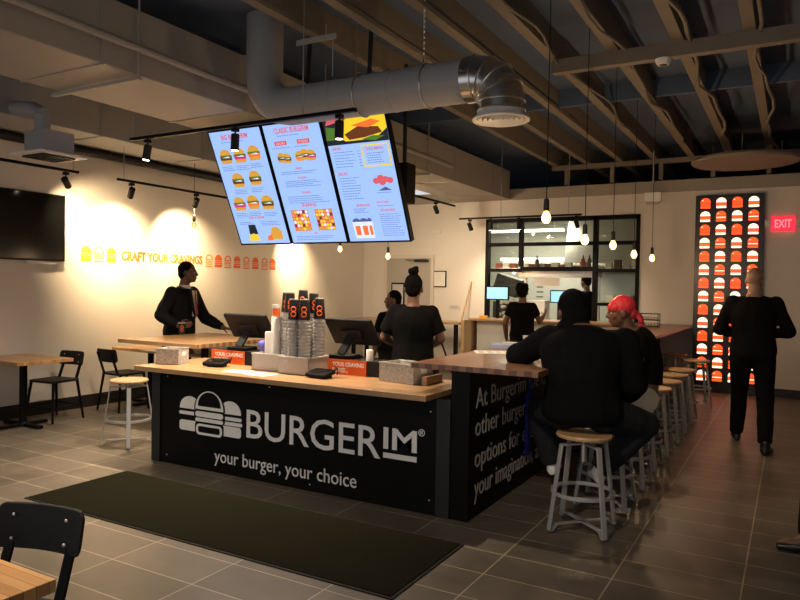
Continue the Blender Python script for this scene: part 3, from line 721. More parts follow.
def chair(loc, rz, label):
    t = thing('dining_chair', label, 'chair', loc, rz, 'black metal dining chairs')
    # faces +Y local; backrest at -Y
    b = MB(); p = rrect(0, 0, .38, .37, .05); b.prism(p, .435, .46); b.build('seat', X['blackmat'], t, bevel=.006)
    for sx in (-1, 1):
        b = MB(); b.tube([(sx*.165, .155, .44), (sx*.21, .20, .01)], [.016, .012], 8); b.build('leg', X['black'], t)
        b = MB(); b.tube([(sx*.16, -.16, .44), (sx*.205, -.21, .01)], [.016, .012], 8); b.build('leg', X['black'], t)
        b = MB(); b.bar((sx*.13, -.17, .44), (sx*.125, -.268, .71), .035, .012, (0, 1, 0)); b.build('back_post', X['black'], t)
    b = MB(); b.tube([(-.19, .18, .17), (.19, .18, .17)], .008, 6); b.tube([(-.19, -.19, .17), (.19, -.19, .17)], .008, 6)
    for sx in (-1, 1): b.tube([(sx*.19, -.19, .17), (sx*.19, .18, .17)], .008, 6)
    b.build('stretcher', X['black'], t)
    b = MB(); out = rrect(0, 0, .40, .155, .028)
    n = 24; vs = []; fs = []
    for k in range(n+1):
        u = -.18+.36*k/n; y = -.225+.03*(1-(u/.18)**2)*-1+.01
        ht = .0775-(.028-math.sqrt(max(0, .028**2-(max(0, abs(u)-.152))**2)))
        for z_, yy in ((-ht, .008), (ht, -.012), (ht, -.026), (-ht, -.006)): vs.append((u, y+yy, .672+z_))
    for k in range(n):
        for q in range(4): fs.append((k*4+q, k*4+(q+1) % 4, (k+1)*4+(q+1) % 4, (k+1)*4+q))
    fs += [(0, 1, 2, 3), (n*4+3, n*4+2, n*4+1, n*4)]
    b.add(vs, fs); bk = b.build('backrest', X['blackmat'], t, bevel=.004)
    b = MB()
    for sx in (-1, 1):
        for z_ in (.632, .712): b.ell((sx*.11, -.223-(z_-.672)*.13, z_), (.007, .004, .007), nu=8, nv=5)
    b.build('rivet', X['steelb'], bk)
    return t
chair((-7.04, 4.72, 0), PI+.12, 'black metal chair facing the table under the television')
chair((-6.98, 5.58, 0), -.05, 'black metal chair behind the wooden stool, by the left wall')
chair((-2.20, 1.24, 0), PI+.25, 'black metal chair with riveted backrest beyond the near table corner')
# left wall television
t = thing('wall_television', 'large black switched off television on the left wall', 'television', (XL, 4.4, 2.15))
MB().box((.02, -.75, -.385), (.075, .70, .385)).build('housing', X['blackmat'], t, bevel=.004, smooth=False)
MB().box((.075, -.735, -.37), (.078, .685, .37)).build('screen', X['screenblack'], t, smooth=False)
MB().box((0, -.3, -.2), (.02, .3, .2)).build('wall_mount', X['darkgrey'], t, smooth=False)
MB().box((.03, .25, -.42), (.06, .6, -.388)).build('soundbar', X['white'], t, smooth=False)
MB().ell((.05, -.17, -.42), (.02, .03, .03)).build('sensor', X['darkgrey'], t)
# wall lettering
t = thing('wall_sign', 'flat row of amber and orange burger icons with CRAFT YOUR CRAVINGS on left wall', 'sign', (XL+.001, 7.0, 1.86)); O = (XL+.001, 7.0, 1.86)
def icon(b, cx, cz, w, h, solid, m, z0=0, z1=.003):
    b.use(m) if m else None
    hw = w/2
    if solid:
        b.prism([(cx-hw, cz+.06*h)]+arc(cx, cz+.10*h, hw, .40*h, PI, 0, 12)+[(cx+hw, cz+.06*h)], z0, z1)
        b.prism(rrect(cx, cz-.04*h, w, .10*h, .045*h, 3), z0, z1); b.prism(rrect(cx, cz-.18*h, w, .10*h, .045*h, 3), z0, z1)
        b.prism(rrect(cx, cz-.37*h, w, .21*h, .07*h, 3), z0, z1)
    else:
        o = [(cx-hw, cz+.06*h)]+arc(cx, cz+.10*h, hw, .40*h, PI, 0, 12)+[(cx+hw, cz+.06*h)]
        i = [(cx-hw*.72, cz+.13*h)]+arc(cx, cz+.13*h, hw*.72, .27*h, PI, 0, 12)+[(cx+hw*.72, cz+.13*h)]
        n = len(o); vs = [(x, y, z) for z in (z0, z1) for pl in (o, i) for x, y in pl]; fs = []
        for k in range(n):
            j = (k+1) % n; fs += [(k, j, n+j, n+k), (2*n+k, 2*n+j, 3*n+j, 3*n+k), (k, j, 2*n+j, 2*n+k), (n+k, n+j, 3*n+j, 3*n+k)]
        b.add(vs, fs)
        b.prism(rrect(cx, cz-.03*h, w, .07*h, .03*h, 3), z0, z1); b.prism(rrect(cx, cz-.15*h, w, .06*h, .03*h, 3), z0, z1)
        b.prism(rrect(cx, cz-.27*h, w, .06*h, .03*h, 3), z0, z1); b.prism(rrect(cx, cz-.45*h, w, .10*h, .04*h, 3), z0, z1)
for y, s, m in ((5.43, 1, 'wallyellow'), (5.61, 0, 'wallyellow'), (5.79, 1, 'wallyellow'), (7.47, 0, 'wallyellow'), (7.66, 1, 'wallorange'), (7.86, 0, 'wallorange'), (8.06, 1, 'wallorange'), (8.27, 0, 'wallorange'), (8.48, 1, 'wallorange'), (8.70, 0, 'wallorange'), (8.90, 1, 'wallorange')):
    b = MB(face_posX(XL+.001, 0, 0)); icon(b, y, 1.875, .145, .19, s, X[m]); b.build('burger_icon', None, t, off=O, smooth=False)
b = MB(face_posX(XL+.001, 0, 0)); text_into(b, 'CRAFT YOUR CRAVINGS', 1.40, .13, Matrix.Translation((5.94, 1.81, 0)), .003, .05)
b.build('lettering', mat('wall_lettering', (.70, .17, .02), .6), t, off=O, smooth=False)

# ============================================================ ORANGE PANEL, EXIT
t = thing('burger_light_panel', 'tall black panel lit with rows of orange and white burger icons', 'light panel', (-.86, YB, 0)); O = (-.86, YB, 0)
MB().box((-1.345, YB-.10, 0), (-.40, YB, 3.03)).build('backing', X['pback'], t, off=O, smooth=False, bevel=.004)
b0 = MB(face_negY(0, YB-.101, 0))
for r in range(14):
    for c_ in range(4):
        cx = -1.205+c_*.222; cz = 2.905-r*.204
        b = MB(face_negY(0, YB-.101, 0)); on = (r+c_) % 2 == 0
        icon(b, cx, cz, .142, .165, True, X['porange' if on else 'pwhite'])
        if not on: b.use(X['porange']).prism(rrect(cx, cz-.10*.165, .142, .045, .01, 3), .0031, .0045)
        elif c_ % 2: b.use(X['pwhite']).prism(rrect(cx, cz-.10*.165, .13, .014, .006, 3), .0031, .0045)
        if on: b.use(X['pwhite']).prism(arc(cx-.04, cz+.045, .012, .006, 0, 5.5, 8), .0031, .0045)
        b.build('burger_icon', None, t, off=O, smooth=False)
t = thing('exit_sign', 'red glowing exit sign on back wall right of the burger panel', 'exit sign', (-.15, YB, 2.57))
MB().box((-.155, -.05, -.115), (.155, 0, .115)).build('housing', X['redexit'], t, smooth=False, bevel=.005)
b = MB(face_negY(0, -.0505, 0)); text_into(b, 'EXIT', .22, .12, Matrix.Translation((-.11, -.06, 0)), .002, .02); b.build('lettering', X['exitletter'], t, smooth=False)
for s in (-1, 1): MB().box((s*.205-.04, -.09, -.05), (s*.205+.04, 0, .06)).build('lamp_head', X['white'], t, bevel=.01)

# ============================================================ STOOLS
def stool(loc, rz, label, proto=None):
    if proto: return dup(proto, loc, rz, label)
    t = thing('bar_stool', label, 'stool', loc, rz, 'grey metal stools with round wooden seats')
    MB().lathe([(.0, .592), (.150, .592), (.172, .600), (.176, .612), (.170, .622), (0, .626)], 32).build('seat', X['seatwood'], t)
    MB().lathe([(.022, .44), (.022, .592)], 12).build('screw_post', X['steelb'], t)
    hb = [(sx, sy) for sx, sy in ((1, 1), (1, -1), (-1, 1), (-1, -1))]
    for sx, sy in hb:
        b = MB(); b.bar((sx*.115, sy*.115, .56), (sx*.172, sy*.172, .018), .036, .012, (sx, sy, 0)); b.build('leg', X['stool'], t, smooth=False, bevel=.003)
    b = MB(); pts = [(.178*math.cos(a), .178*math.sin(a), .245) for a in [2*PI*k/32 for k in range(32)]]; b.lathe([(.190, .235), (.202, .235), (.202, .258), (.190, .258), (.190, .235)], 36, capb=False, capt=False)
    b.build('foot_ring', X['stool'], t)
    b = MB()
    b.bar((-.12, -.12, .555), (.12, .12, .555), .03, .012); b.bar((-.12, .12, .555), (.12, -.12, .555), .03, .012)
    b.build('top_frame', X['stool'], t, smooth=False)
    b = MB()
    for s in (1, -1):
        pts = [(-.172, -.172*s, .018), (-.158, -.158*s, .018), (-.135, -.135*s, .055), (.135, .135*s, .055), (.158, .158*s, .018), (.172, .172*s, .018)]
        for a_, c_ in zip(pts[:-1], pts[1:]): b.bar(a_, c_, .03, .008)
    b.build('cross_brace', X['stool'], t, smooth=False)
    return t
SX = -1.14
sp = stool((SX, 4.42, 0), .05, 'grey metal bar stool nearest the camera, its wooden seat half under the big man')
lbs = ['grey metal bar stool under the legs of the hooded man', 'grey metal bar stool the man in white shorts sits on', 'grey metal bar stool just past the man in white shorts, first empty one',
       'grey metal bar stool, second empty one after the seated men', 'grey metal bar stool, third empty one after the seated men', 'grey metal bar stool, fourth empty one after the seated men', 'grey metal bar stool at the far end of the bar row']
for i, lb in enumerate(lbs): stool((SX+.01*math.sin(i*2), 4.42+.622*(i+1), 0), .1*math.sin(i*3.1), lb, sp)
stool((-1.12, 10.1, 0), .3, 'bar stool standing beyond the row near the burger panel', sp)
stool((-5.43, 4.40, 0), .10, 'grey metal stool with pale wooden seat left of the black counter', sp)
stool((-1.75+.25, 10.9, 0), .2, 'dark shadowed stool under the far end of the bar', sp)

# ============================================================ RUG
t = thing('floor_mat', 'long dark ribbed entrance mat lying in front of the counter', 'mat', (-3.17, 3.34, 0))
b = MB(); b.box((-1.48, -.41, .001), (1.48, .41, .010)); b.build('mat_surface', X['rug'], t, smooth=False)
b = MB(); b.box((-1.50, -.43, 0), (1.50, .43, .006)); b.build('rubber_edge', X['rugedge'], t, smooth=False)

# ============================================================ COUNTER ITEMS
ZC = .83
def crate(name, label, c, w, d, h, rz, m, z=ZC, wins=True, grp=None):
    t = thing(name, label, 'crate', (c[0], c[1], z), rz, grp)
    th = .008; b = MB()
    b.box((-w/2, -d/2, 0), (w/2, d/2, .008)); b.box((-w/2, -d/2, 0), (w/2, -d/2+th, h)); b.box((-w/2, d/2-th, 0), (w/2, d/2, h)); b.box((-w/2, -d/2, 0), (-w/2+th, d/2, h)); b.box((w/2-th, -d/2, 0), (w/2, d/2, h))
    b.build('box', m, t, smooth=False, bevel=.003)
    b = MB(); b.tube([(-w/2, -d/2, h), (w/2, -d/2, h), (w/2, d/2, h), (-w/2, d/2, h)], .006, 6, closed=True); b.build('rim', m, t)
    if wins: MB().box((w/2, -.03, h*.55), (w/2+.002, .03, h*.8)).build('handle_slot', X['letter'] if wins == 1 else X['screenblack'], t, smooth=False)
    return t
crate('storage_crate', 'mottled grey woven crate at left end of the front counter', (-4.72, 4.28), .21, .19, .135, .33, X['crate'])
crate('storage_crate', 'mottled grey woven crate at right end of the front counter, by the bar', (-2.50, 4.51), .34, .23, .140, -.20, X['crate'])
tag(MB().box((-2.31, 4.40, ZC), (-2.27, 4.66, ZC+.06)).build('wood_block', X['topwood'], smooth=False), 'short wooden offcut against the bar at counter end', 'block')
tag(MB().box((-2.72, 4.70, ZC), (-2.36, 4.79, ZC+.10)).build('grey_tray', X['darkgrey'], bevel=.01), 'dark grey tray behind the right woven crate', 'tray')
crate('cup_holder', 'plain grey card box holding white cup tube, left of the cup stacks', (-3.72, 4.45), .30, .20, .14, .1, X['card'], wins=0)
crate('cup_holder', 'plain grey card box holding the tall cup stacks', (-3.40, 4.45), .30, .30, .14, .0, X['card'], wins=0)
tag(MB().box((-3.5, 4.297, ZC+.09), (-3.45, 4.2995, ZC+.115)).build('box_label', X['greywhite'], smooth=False), 'small printed label stuck on the card box under the cup stacks', 'label')
b = MB(); random.seed(3)
for i in range(9): b.ell((-3.93+.05+random.uniform(-.035, .035), 4.52+random.uniform(-.03, .03), ZC+.16+random.uniform(-.02, .05)), (.035, .03, .035), nu=8, nv=6)
tag(b.build('violet_bag', X['violet'], smooth=False), 'crumpled violet plastic bag left of the cup stacks', 'bag')
# cups (inverted, nested)
me_rim = MB().lathe([(.046, 0), (.050, .002), (.050, .012), (.044, .014), (.042, .027)], 18).build('paper_cup', X['cup'])
tag(me_rim, 'x', 'cup'); protoc = me_rim
stacks = [(-3.70+.02, 4.56, 1.476, 'back left'), (-3.60, 4.50, 1.476, 'left'), (-3.47, 4.39, 1.425, 'front left'), (-3.365, 4.39, 1.425, 'front right'), (-3.30, 4.50, 1.435, 'right'), (-3.52, 4.57, 1.50, 'back middle'), (-3.41, 4.57, 1.475, 'back right')]
first = True; ORD = 'first second third fourth fifth sixth seventh eighth ninth tenth eleventh twelfth thirteenth fourteenth fifteenth sixteenth seventeenth eighteenth nineteenth'.split()
for x, y, zt, nm in stacks:
    n = int((zt-.165-(ZC+.012))/.028); z0 = zt-.165-n*.028
    for i in range(n):
        lb = '%s pale paper cup below the black top cup of the %s stack' % (ORD[n-1-i], nm)
        if first: o = protoc; first = False
        else: o = protoc.copy(); C.objects.link(o)
        o.location = (x, y, z0+i*.028); o['label'] = lb; o['group'] = 'paper cups nested in the %s stack' % nm
    t = thing('paper_cup', 'black paper cup with orange burger print topping the %s stack' % nm, 'cup', (x, y, zt-.165), 0, 'black top cups of the stacks')
    MB().lathe([(.046, 0), (.048, .004), (.036, .163), (.034, .165)], 18).build('body', X['cupblack'], t)
    MB().lathe([(.0365, .157), (.0375, .16), (.0365, .166)], 18).build('rim', X['cup'], t)
    b = MB(); a0 = math.atan2(-y, -x)+.25*math.sin(x*40)
    for zc_, ht in ((.045, .03), (.085, .03)):
        for rr_ in (0, 1):
            pts = []
            for k in range(9):
                a = PI*k/8; u = .02*math.cos(a); zz = zc_+.018*math.sin(a)*(1 if rr_ else -1)
                r_ = .0485-.075*(zz/.165)*.165; r_ = .048-(zz/.165)*.012+.0012; an = a0+u/r_
                pts.append((r_*math.cos(an), r_*math.sin(an), zz))
            b.tube(pts, .0042, 5)
    b.build('print', X['orange'], t)
t = thing('cup_tube', 'white sleeve of small cups standing left of the black cup stacks', 'cup sleeve', (-3.76, 4.52, ZC+.01))
MB().lathe([(.040, 0), (.040, .42), (.036, .43)], 18).build('sleeve', X['white'], t)
MB().lathe([(.030, .43), (.030, .50), (.026, .50)], 14).build('red_cup', X['orange'], t); MB().lathe([(.032, .50), (.032, .53)], 14).build('lid', X['white'], t)
t = thing('cup_tube', 'short white sleeve of cups leaning inside the left card box', 'cup sleeve', (-3.74, 4.41, ZC+.01))
MB().lathe([(.036, 0), (.034, .30), (.030, .31)], 16).build('sleeve', X['white'], t)
# POS terminals
def pos(loc, rz, label, w=.46, hh=.20, lab2=''):
    t = thing('register_terminal', label, 'cash register', loc, rz, 'black touchscreen registers')
    # local: screen faces +Y (staff side); we see its back
    Q = Matrix.Translation((0, .04, .20)) @ Matrix.Rotation(math.radians(38), 4, 'X')
    b = MB(Q); b.box((-w/2, -.012, -.12), (w/2, .018, .15)); b.build('screen_housing', X['blackmat'], t, bevel=.012)
    b = MB(Q); b.box((-w/2+.02, .018, -.10), (w/2-.02, .020, .13)); b.build('display', X['screenblack'], t, smooth=False)
    b = MB(Q); b.box((-.09, -.03, -.06), (.09, -.011, .05)); b.build('back_cover', X['darkgrey'], t, bevel=.01)
    b = MB(); b.bar((-.01, .03, .18), (-.05, -.06, .03), .07, .03, (0, 1, .3)); b.build('stand', X['darkgrey'], t, bevel=.008)
    b = MB(); b.prism(rrect(-.04, -.02, .22, .20, .04), .0, .03); b.build('base', X['black'], t, bevel=.005)
    return t
def stand_box(c, w, d, h, lines_, label):
    t = thing('display_box', label, 'box', (c[0], c[1], ZC), 0, 'orange fronted boxes under the registers')
    MB().box((-w/2, -d/2, 0), (w/2, d/2, h)).build('body', X['blackmat'], t, smooth=False)
    MB().box((-w/2+.0, -d/2-.004, 0), (w/2-.13, -d/2, h)).build('orange_panel', X['orange'], t, smooth=False)
    b = MB(face_negY(0, -d/2-.0045, 0))
    for i, s in enumerate(lines_): text_into(b, s, (w-.19)*(1 if i == 0 else .5), .034, Matrix.Translation((-w/2+.04, h-.055-.046*i, 0)), .002, .03)
    b.build('lettering', X['letter'], t, smooth=False); return t
stand_box((-4.27, 4.66), .52, .20, .12, ['YOUR CRAVING', 'BURGER'], 'orange and black box lettered YOUR CRAVING under the left register')
stand_box((-3.0, 4.66), .49, .20, .12, ['YOUR CRAVING', 'US.'], 'orange and black box lettered US under the right register')
pos((-4.22, 4.68, ZC+.12), .10, 'black touchscreen register on left orange box, beside the suited man')
pos((-3.12, 4.68, ZC+.12), -.02, 'black touchscreen register on right orange box, behind the cup stacks')
def reader(loc, rz, label):
    t = thing('card_reader', label, 'card reader', loc, rz, 'black payment readers on the counter')
    Q = Matrix.Rotation(math.radians(12), 4, 'X')
    b = MB(Q); b.prism(rrect(0, 0, .21, .15, .03), .022, .05); b.build('body', X['black'], t, bevel=.006)
    b = MB(Q); b.box((-.07, -.045, .050), (.07, .05, .0515)); b.build('display', X['screenblack'], t, smooth=False)
    b = MB(); b.prism(rrect(0, .0, .14, .12, .02), 0, .03); b.build('base', X['blackmat'], t)
    b = MB(); b.tube([(.05, .06, .03), (.08, .10, .07), (.06, .13, .05), (.04, .14, .01)], .004, 6); b.build('cable', X['black'], t)
    return t
reader((-4.27, 4.36, ZC), .2, 'black card reader lying on the counter before the left register')
reader((-3.13, 4.30, ZC), -.1, 'black card reader lying on the counter before the right register')
tag(MB().lathe([(.028, 0), (.028, .085), (.026, .088)], 18, (-2.88, 4.60, ZC+.121)).build('paper_roll', X['paper']), 'white paper roll standing on the right orange box', 'paper roll')
for (x, y, rz, lb) in ((-3.88, 4.20, .12, 'white paper sheet on counter, left of the pair'), (-3.62, 4.17, -.03, 'white paper sheet on counter just below the cup boxes')):
    t = MB().cbox((0, 0, .0012), (.22, .17, .0015)).build('paper_sheet', X['paper'], smooth=False); t.location = (x, y, ZC); t.rotation_euler = (0, 0, rz); tag(t, lb, 'paper', 'paper sheets on the front counter')
# bar top items
ZB = 1.022
t = thing('paper_menu', 'white menu sheet with dark squares on the bar by the big man elbow', 'menu', (-2.08, 5.22, ZB), .5)
MB().box((-.16, -.13, 0), (.16, .13, .0015)).build('sheet', X['paper'], t, smooth=False)
b = MB()
for i in range(4):
    for j in range(2): b.box((-.13+i*.07, -.09+j*.1, .0016), (-.09+i*.07, -.04+j*.1, .0022))
b.build('print', X['greywhite'], t, smooth=False)
tag(MB().cbox((-2.17, 5.72, ZB+.015), (.26, .24, .03), .5).build('napkin_stack', X['palebl'], smooth=False), 'pale blue folded stack on bar behind the menu sheet', 'napkins')
tag(MB().cbox((-2.26, 6.15, ZB+.004), (.22, .28, .008), .3).build('paper_bag', X['paper'], smooth=False), 'white paper bag lying flat on bar in front of the kitchen woman', 'paper bag')
for x, lb in ((-2.10, 'small white cup on bar, nearer the kitchen woman'), (-1.98, 'small white cup on bar, nearer the big man')):
    o = MB().lathe([(.030, 0), (.038, .09), (.035, .09), (.028, .01)], 16, capt=False).build('paper_cup', X['white']); o.location = (x, 6.05, ZB); tag(o, lb, 'cup', 'white cups on the bar')
t = thing('wire_rack', 'small dark wire rack standing at the far end of the bar', 'rack', (-1.80, 10.5, ZB))
b = MB()
for y in (-.08, .08):
    for z in (.01, .10, .19): b.tube([(-.13, y, z), (.13, y, z)], .006, 6)
    for x in (-.13, .13): b.tube([(x, y, 0), (x, y, .19)], .006, 6)
for x in (-.13, .13):
    for z in (.01, .10, .19): b.tube([(x, -.08, z), (x, .08, z)], .006, 6)
b.build('frame', X['darkgrey'], t)
b = MB()
for z in (.04, .13):
    for k in range(6): b.cbox((-.1+k*.04, -.03, z), (.03, .05, .04))
b.build('packet', X['card'], t, smooth=False)

# ============================================================ KITCHEN
t = thing('pass_shelf', 'stainless steel pass shelf spanning the kitchen window opening', 'shelf', (-3.62, 12.0, 0)); O = (-3.62, 12.0, 0)
MB().box((-4.31, 11.85, 1.76), (-2.92, 12.3, 1.90)).build('upper_shelf', X['steelb'], t, off=O, smooth=False, bevel=.004)
MB().box((-4.31, 11.85, .94), (-2.25, 12.5, .98)).build('lower_shelf', X['steelb'], t, off=O, smooth=False)
for x in (-4.29, -2.95): MB().box((x-.02, 12.2, 0), (x+.02, 12.24, 1.76)).build('post', X['steelb'], t, off=O, smooth=False)
MB().box((-4.28, 11.9, 0), (-2.3, 12.48, .94)).build('cabinet', X['greywhite'], t, off=O, smooth=False)
t = thing('exhaust_hood', 'large stainless steel exhaust hood over the cooking line', 'hood', (-3.0, 14.0, 2.0)); O = (-3.0, 14.0, 2.0)
b = MB(); b.add([(-3.9, 13.3, 2.05), (-1.6, 13.3, 2.05), (-1.6, 15.1, 2.05), (-3.9, 15.1, 2.05), (-3.9, 13.6, 2.95), (-1.6, 13.6, 2.95), (-1.6, 15.1, 2.95), (-3.9, 15.1, 2.95)], [(0, 1, 2, 3), (4, 5, 6, 7), (0, 1, 5, 4), (1, 2, 6, 5), (2, 3, 7, 6), (3, 0, 4, 7)])
b.build('canopy', X['steelb'], t, off=O, smooth=False)
MB().box((-3.92, 13.28, 2.0), (-1.58, 13.34, 2.06)).build('rim', X['steelb'], t, off=O, smooth=False)
for i, (a, bb, lb) in enumerate((((-5.6, 13.4, 2.99), (-3.9, 13.4, 2.99), 'bright fluorescent tube on kitchen ceiling, nearest the window'), ((-6.0, 14.6, 2.85), (-4.3, 14.6, 2.85), 'fluorescent tube on kitchen ceiling, farther back'), ((-5.9, 15.12, 2.25), (-4.1, 15.12, 2.25), 'fluorescent tube on kitchen rear wall'))):
    t = thing('fluorescent_light', lb, 'light', a, 0, 'kitchen fluorescent tubes'); d = V(bb)-V(a)
    MB().bar((0, 0, 0), d, .16, .02).build('housing', X['white'], t, smooth=False); MB().box((0, -.06, -.05), (d.x, .06, -.012)).build('tube', X['tube'], t, smooth=False)
    if i == 1: b_ = MB(); b_.tube([(.2, 0, 0), (.2, 0, .15)], .01, 6); b_.tube([(d.x-.2, 0, 0), (d.x-.2, 0, .15)], .01, 6); b_.build('rod', X['white'], t)
light('AREA', 'kitchen_tube_light', (-4.6, 13.4, 2.88), 95, (1, .90, .72), 1.2, (-4.2, 13.6, 0))
def boxlet(name, label, c, d, m, cat, grp=None, bev=.004):
    o = MB().box((-d[0]/2, -d[1]/2, 0), (d[0]/2, d[1]/2, d[2])).build(name, X[m], smooth=False, bevel=bev); o.location = c
    return tag(o, label, cat, grp)
boxlet('microwave', 'white boxy appliance behind the kitchen woman arm', (-4.02, 12.15, .98), (.34, .3, .36), 'white', 'appliance')
t = thing('order_monitor', 'glowing blue order monitor at left edge of kitchen window', 'monitor', (-4.47, 11.3, 1.02))
MB().box((-.21, -.02, .32), (.21, .02, .56)).build('housing', X['black'], t, bevel=.005); MB().box((-.19, -.023, .34), (.19, -.019, .54)).build('display', X['mblue'], t, smooth=False); MB().box((-.03, 0, 0), (.03, .03, .34)).build('stand', X['black'], t)
t = thing('order_monitor', 'small glowing blue monitor inside kitchen beside the cook', 'monitor', (-3.62, 12.1, .98))
MB().box((-.16, -.02, .32), (.16, .02, .55)).build('housing', X['black'], t, bevel=.005); MB().box((-.14, -.023, .34), (.14, -.019, .53)).build('display', X['mblue'], t, smooth=False); MB().box((-.03, 0, 0), (.03, .03, .34)).build('stand', X['black'], t)
t = thing('drink_machine', 'dark bulky machine behind left pane of kitchen window', 'appliance', (-4.62, 12.3, 0))
b = MB(); b.box((-.26, -.2, 0), (.26, .25, 1.3)); b.build('cabinet', X['fryer'], t, bevel=.01)
b = MB(Matrix.Translation((0, 0, 1.6)) @ Matrix.Rotation(.3, 4, 'Y')); b.cbox((0, 0, 0), (.5, .4, .34)); b.build('hopper', X['fryer'], t, bevel=.03)
b = MB(); random.seed(5)
for i in range(12): b.ell((random.uniform(-.16, .16), -.28+random.uniform(-.04, .02), 1.02+random.uniform(0, .34)), (.06, .03, .035), nu=7, nv=5)
b.build('crumpled_paper', X['paper'], t, smooth=False)
random.seed(11)
cols = ['white', 'boxred', 'card', 'sauce', 'paper', 'boxred']
xx = -4.28
for i in range(9):
    wd = .10+.05*random.random(); boxlet('food_carton', 'small carton on the pass shelf, number %s from its left end' % ['one','two','three','four','five','six','seven','eight','nine'][i], (xx+wd/2, 12.05, 1.90), (wd, .14, .06+.07*random.random()), cols[i % 6], 'carton', 'cartons on the pass shelf'); xx += wd+.008
for i, (x, m_) in enumerate(((-3.98, 'sauce'), (-3.05, 'sauce'), (-3.16, 'boxred'))):
    o = MB().lathe([(.035, 0), (.035, .16), (.015, .19), (.012, .24)], 14, capt=True).build('sauce_bottle', X[m_]); o.location = (x, 11.92, 1.90); tag(o, ['brown sauce bottle at left of the pass shelf', 'brown sauce bottle at right end of pass shelf', 'red sauce bottle near right end of pass shelf'][i], 'bottle', 'sauce bottles on pass shelf')
for i in range(4): boxlet('food_carton', ['pale', 'red', 'grey', 'brown'][i]+' carton on the kitchen shelf behind the right window bay', (-2.75+i*.15, 12.2, 1.335), (.12, .12, .12), ['paper', 'boxred', 'card', 'sauce'][i], 'carton', 'cartons behind the right window bay')
tag(MB().box((-2.88, 12.05, 1.30), (-2.2, 12.35, 1.335)).build('kitchen_shelf', X['steelb'], smooth=False), 'narrow steel shelf behind lower right window bay', 'shelf')
for i in range(4): boxlet('food_carton', ['white', 'dark', 'tan', 'pale'][i]+' carton on upper sill of right window bay', (-2.78+i*.15, 12.2, 1.90), (.11, .12, .13+.04*(i % 2)), ['white', 'sauce', 'card', 'paper'][i], 'carton', 'cartons on upper sill of right bay')
tag(MB().box((-2.88, 12.05, 1.865), (-2.2, 12.35, 1.90)).build('kitchen_shelf', X['steelb'], smooth=False), 'narrow steel shelf behind middle mullion of right window bay', 'shelf')
for i in range(3): boxlet('food_carton', ['left', 'middle', 'right'][i]+' red and white carton stacked behind top of the drink machine', (-4.72+i*.14, 12.0, 1.915), (.12, .1, .09), ['boxred', 'white', 'boxred'][i], 'carton', 'cartons above the drink machine')
tag(MB().box((-4.83, 11.9, 1.88), (-4.25, 12.15, 1.915)).build('kitchen_shelf', X['steelb'], smooth=False), 'narrow steel shelf behind left window bay', 'shelf')
boxlet('yellow_sponge', 'small yellow sponge on left end of kitchen counter', (-4.62, 11.05, 1.02), (.14, .08, .05), 'wallyellow', 'sponge')
tag(MB().box((-4.0, 11.86, 1.60), (-3.55, 11.87, 1.74)).build('order_ticket', X['paper'], smooth=False), 'pale order ticket strip hanging under the pass shelf', 'ticket')
b = MB()
for i in range(6): b.box((-4.12, 12.35, 1.12+.09*i), (-4.0, 12.37, 1.14+.09*i))
tag(b.build('wall_rack', X['darkgrey'], smooth=False), 'dark slatted rack seen behind the pass shelf opening', 'rack')
#PEOPLE#
# ============================================================ PEOPLE
def bake(o, voxel, smooth=4, wrinkle=0, wscale=9):
    md = o.modifiers.new('r', 'REMESH'); md.mode = 'VOXEL'; md.voxel_size = voxel
    s = o.modifiers.new('s', 'SMOOTH'); s.iterations = smooth; s.factor = .5
    bpy.context.view_layer.update()
    me = bpy.data.meshes.new_from_object(o.evaluated_get(bpy.context.evaluated_depsgraph_get()))
    o.modifiers.clear(); old = o.data; me.materials.clear()
    for m in old.materials: me.materials.append(m)
    o.data = me; nm = old.name; bpy.data.meshes.remove(old); me.name = nm
    if wrinkle:
        ns = [v.normal.copy() for v in me.vertices]
        for v, n_ in zip(me.vertices, ns):
            q = v.co*wscale; v.co += n_*wrinkle*(noise.noise(V((q.x, q.y, q.z*.45)))+.5*noise.noise(V((q.x*2.2, q.y*2.2, q.z*.9+7))))
    me.shade_smooth()
    return o
def blend(a, b, t): return a*(1-t)+b*t
def loftrings(b, rings, n=20):
    vs = []; fs = []
    for c, sx, sy in rings:
        for k in range(n):
            t = 2*PI*k/n; vs.append(c+sx*math.cos(t)+sy*math.sin(t))
    m = len(rings)
    for i in range(m-1):
        for k in range(n): fs.append((i*n+k, i*n+(k+1) % n, (i+1)*n+(k+1) % n, (i+1)*n+k))
    fs += [tuple(range(n))[::-1], tuple((m-1)*n+k for k in range(n))]
    b.add(vs, fs)
def limb(b, pts, rs, flat=None):
    b.tube(pts, rs, 14, flat=flat)
    for p, r in zip(pts, rs): b.ell(p, (r, r, r), nu=12, nv=8)
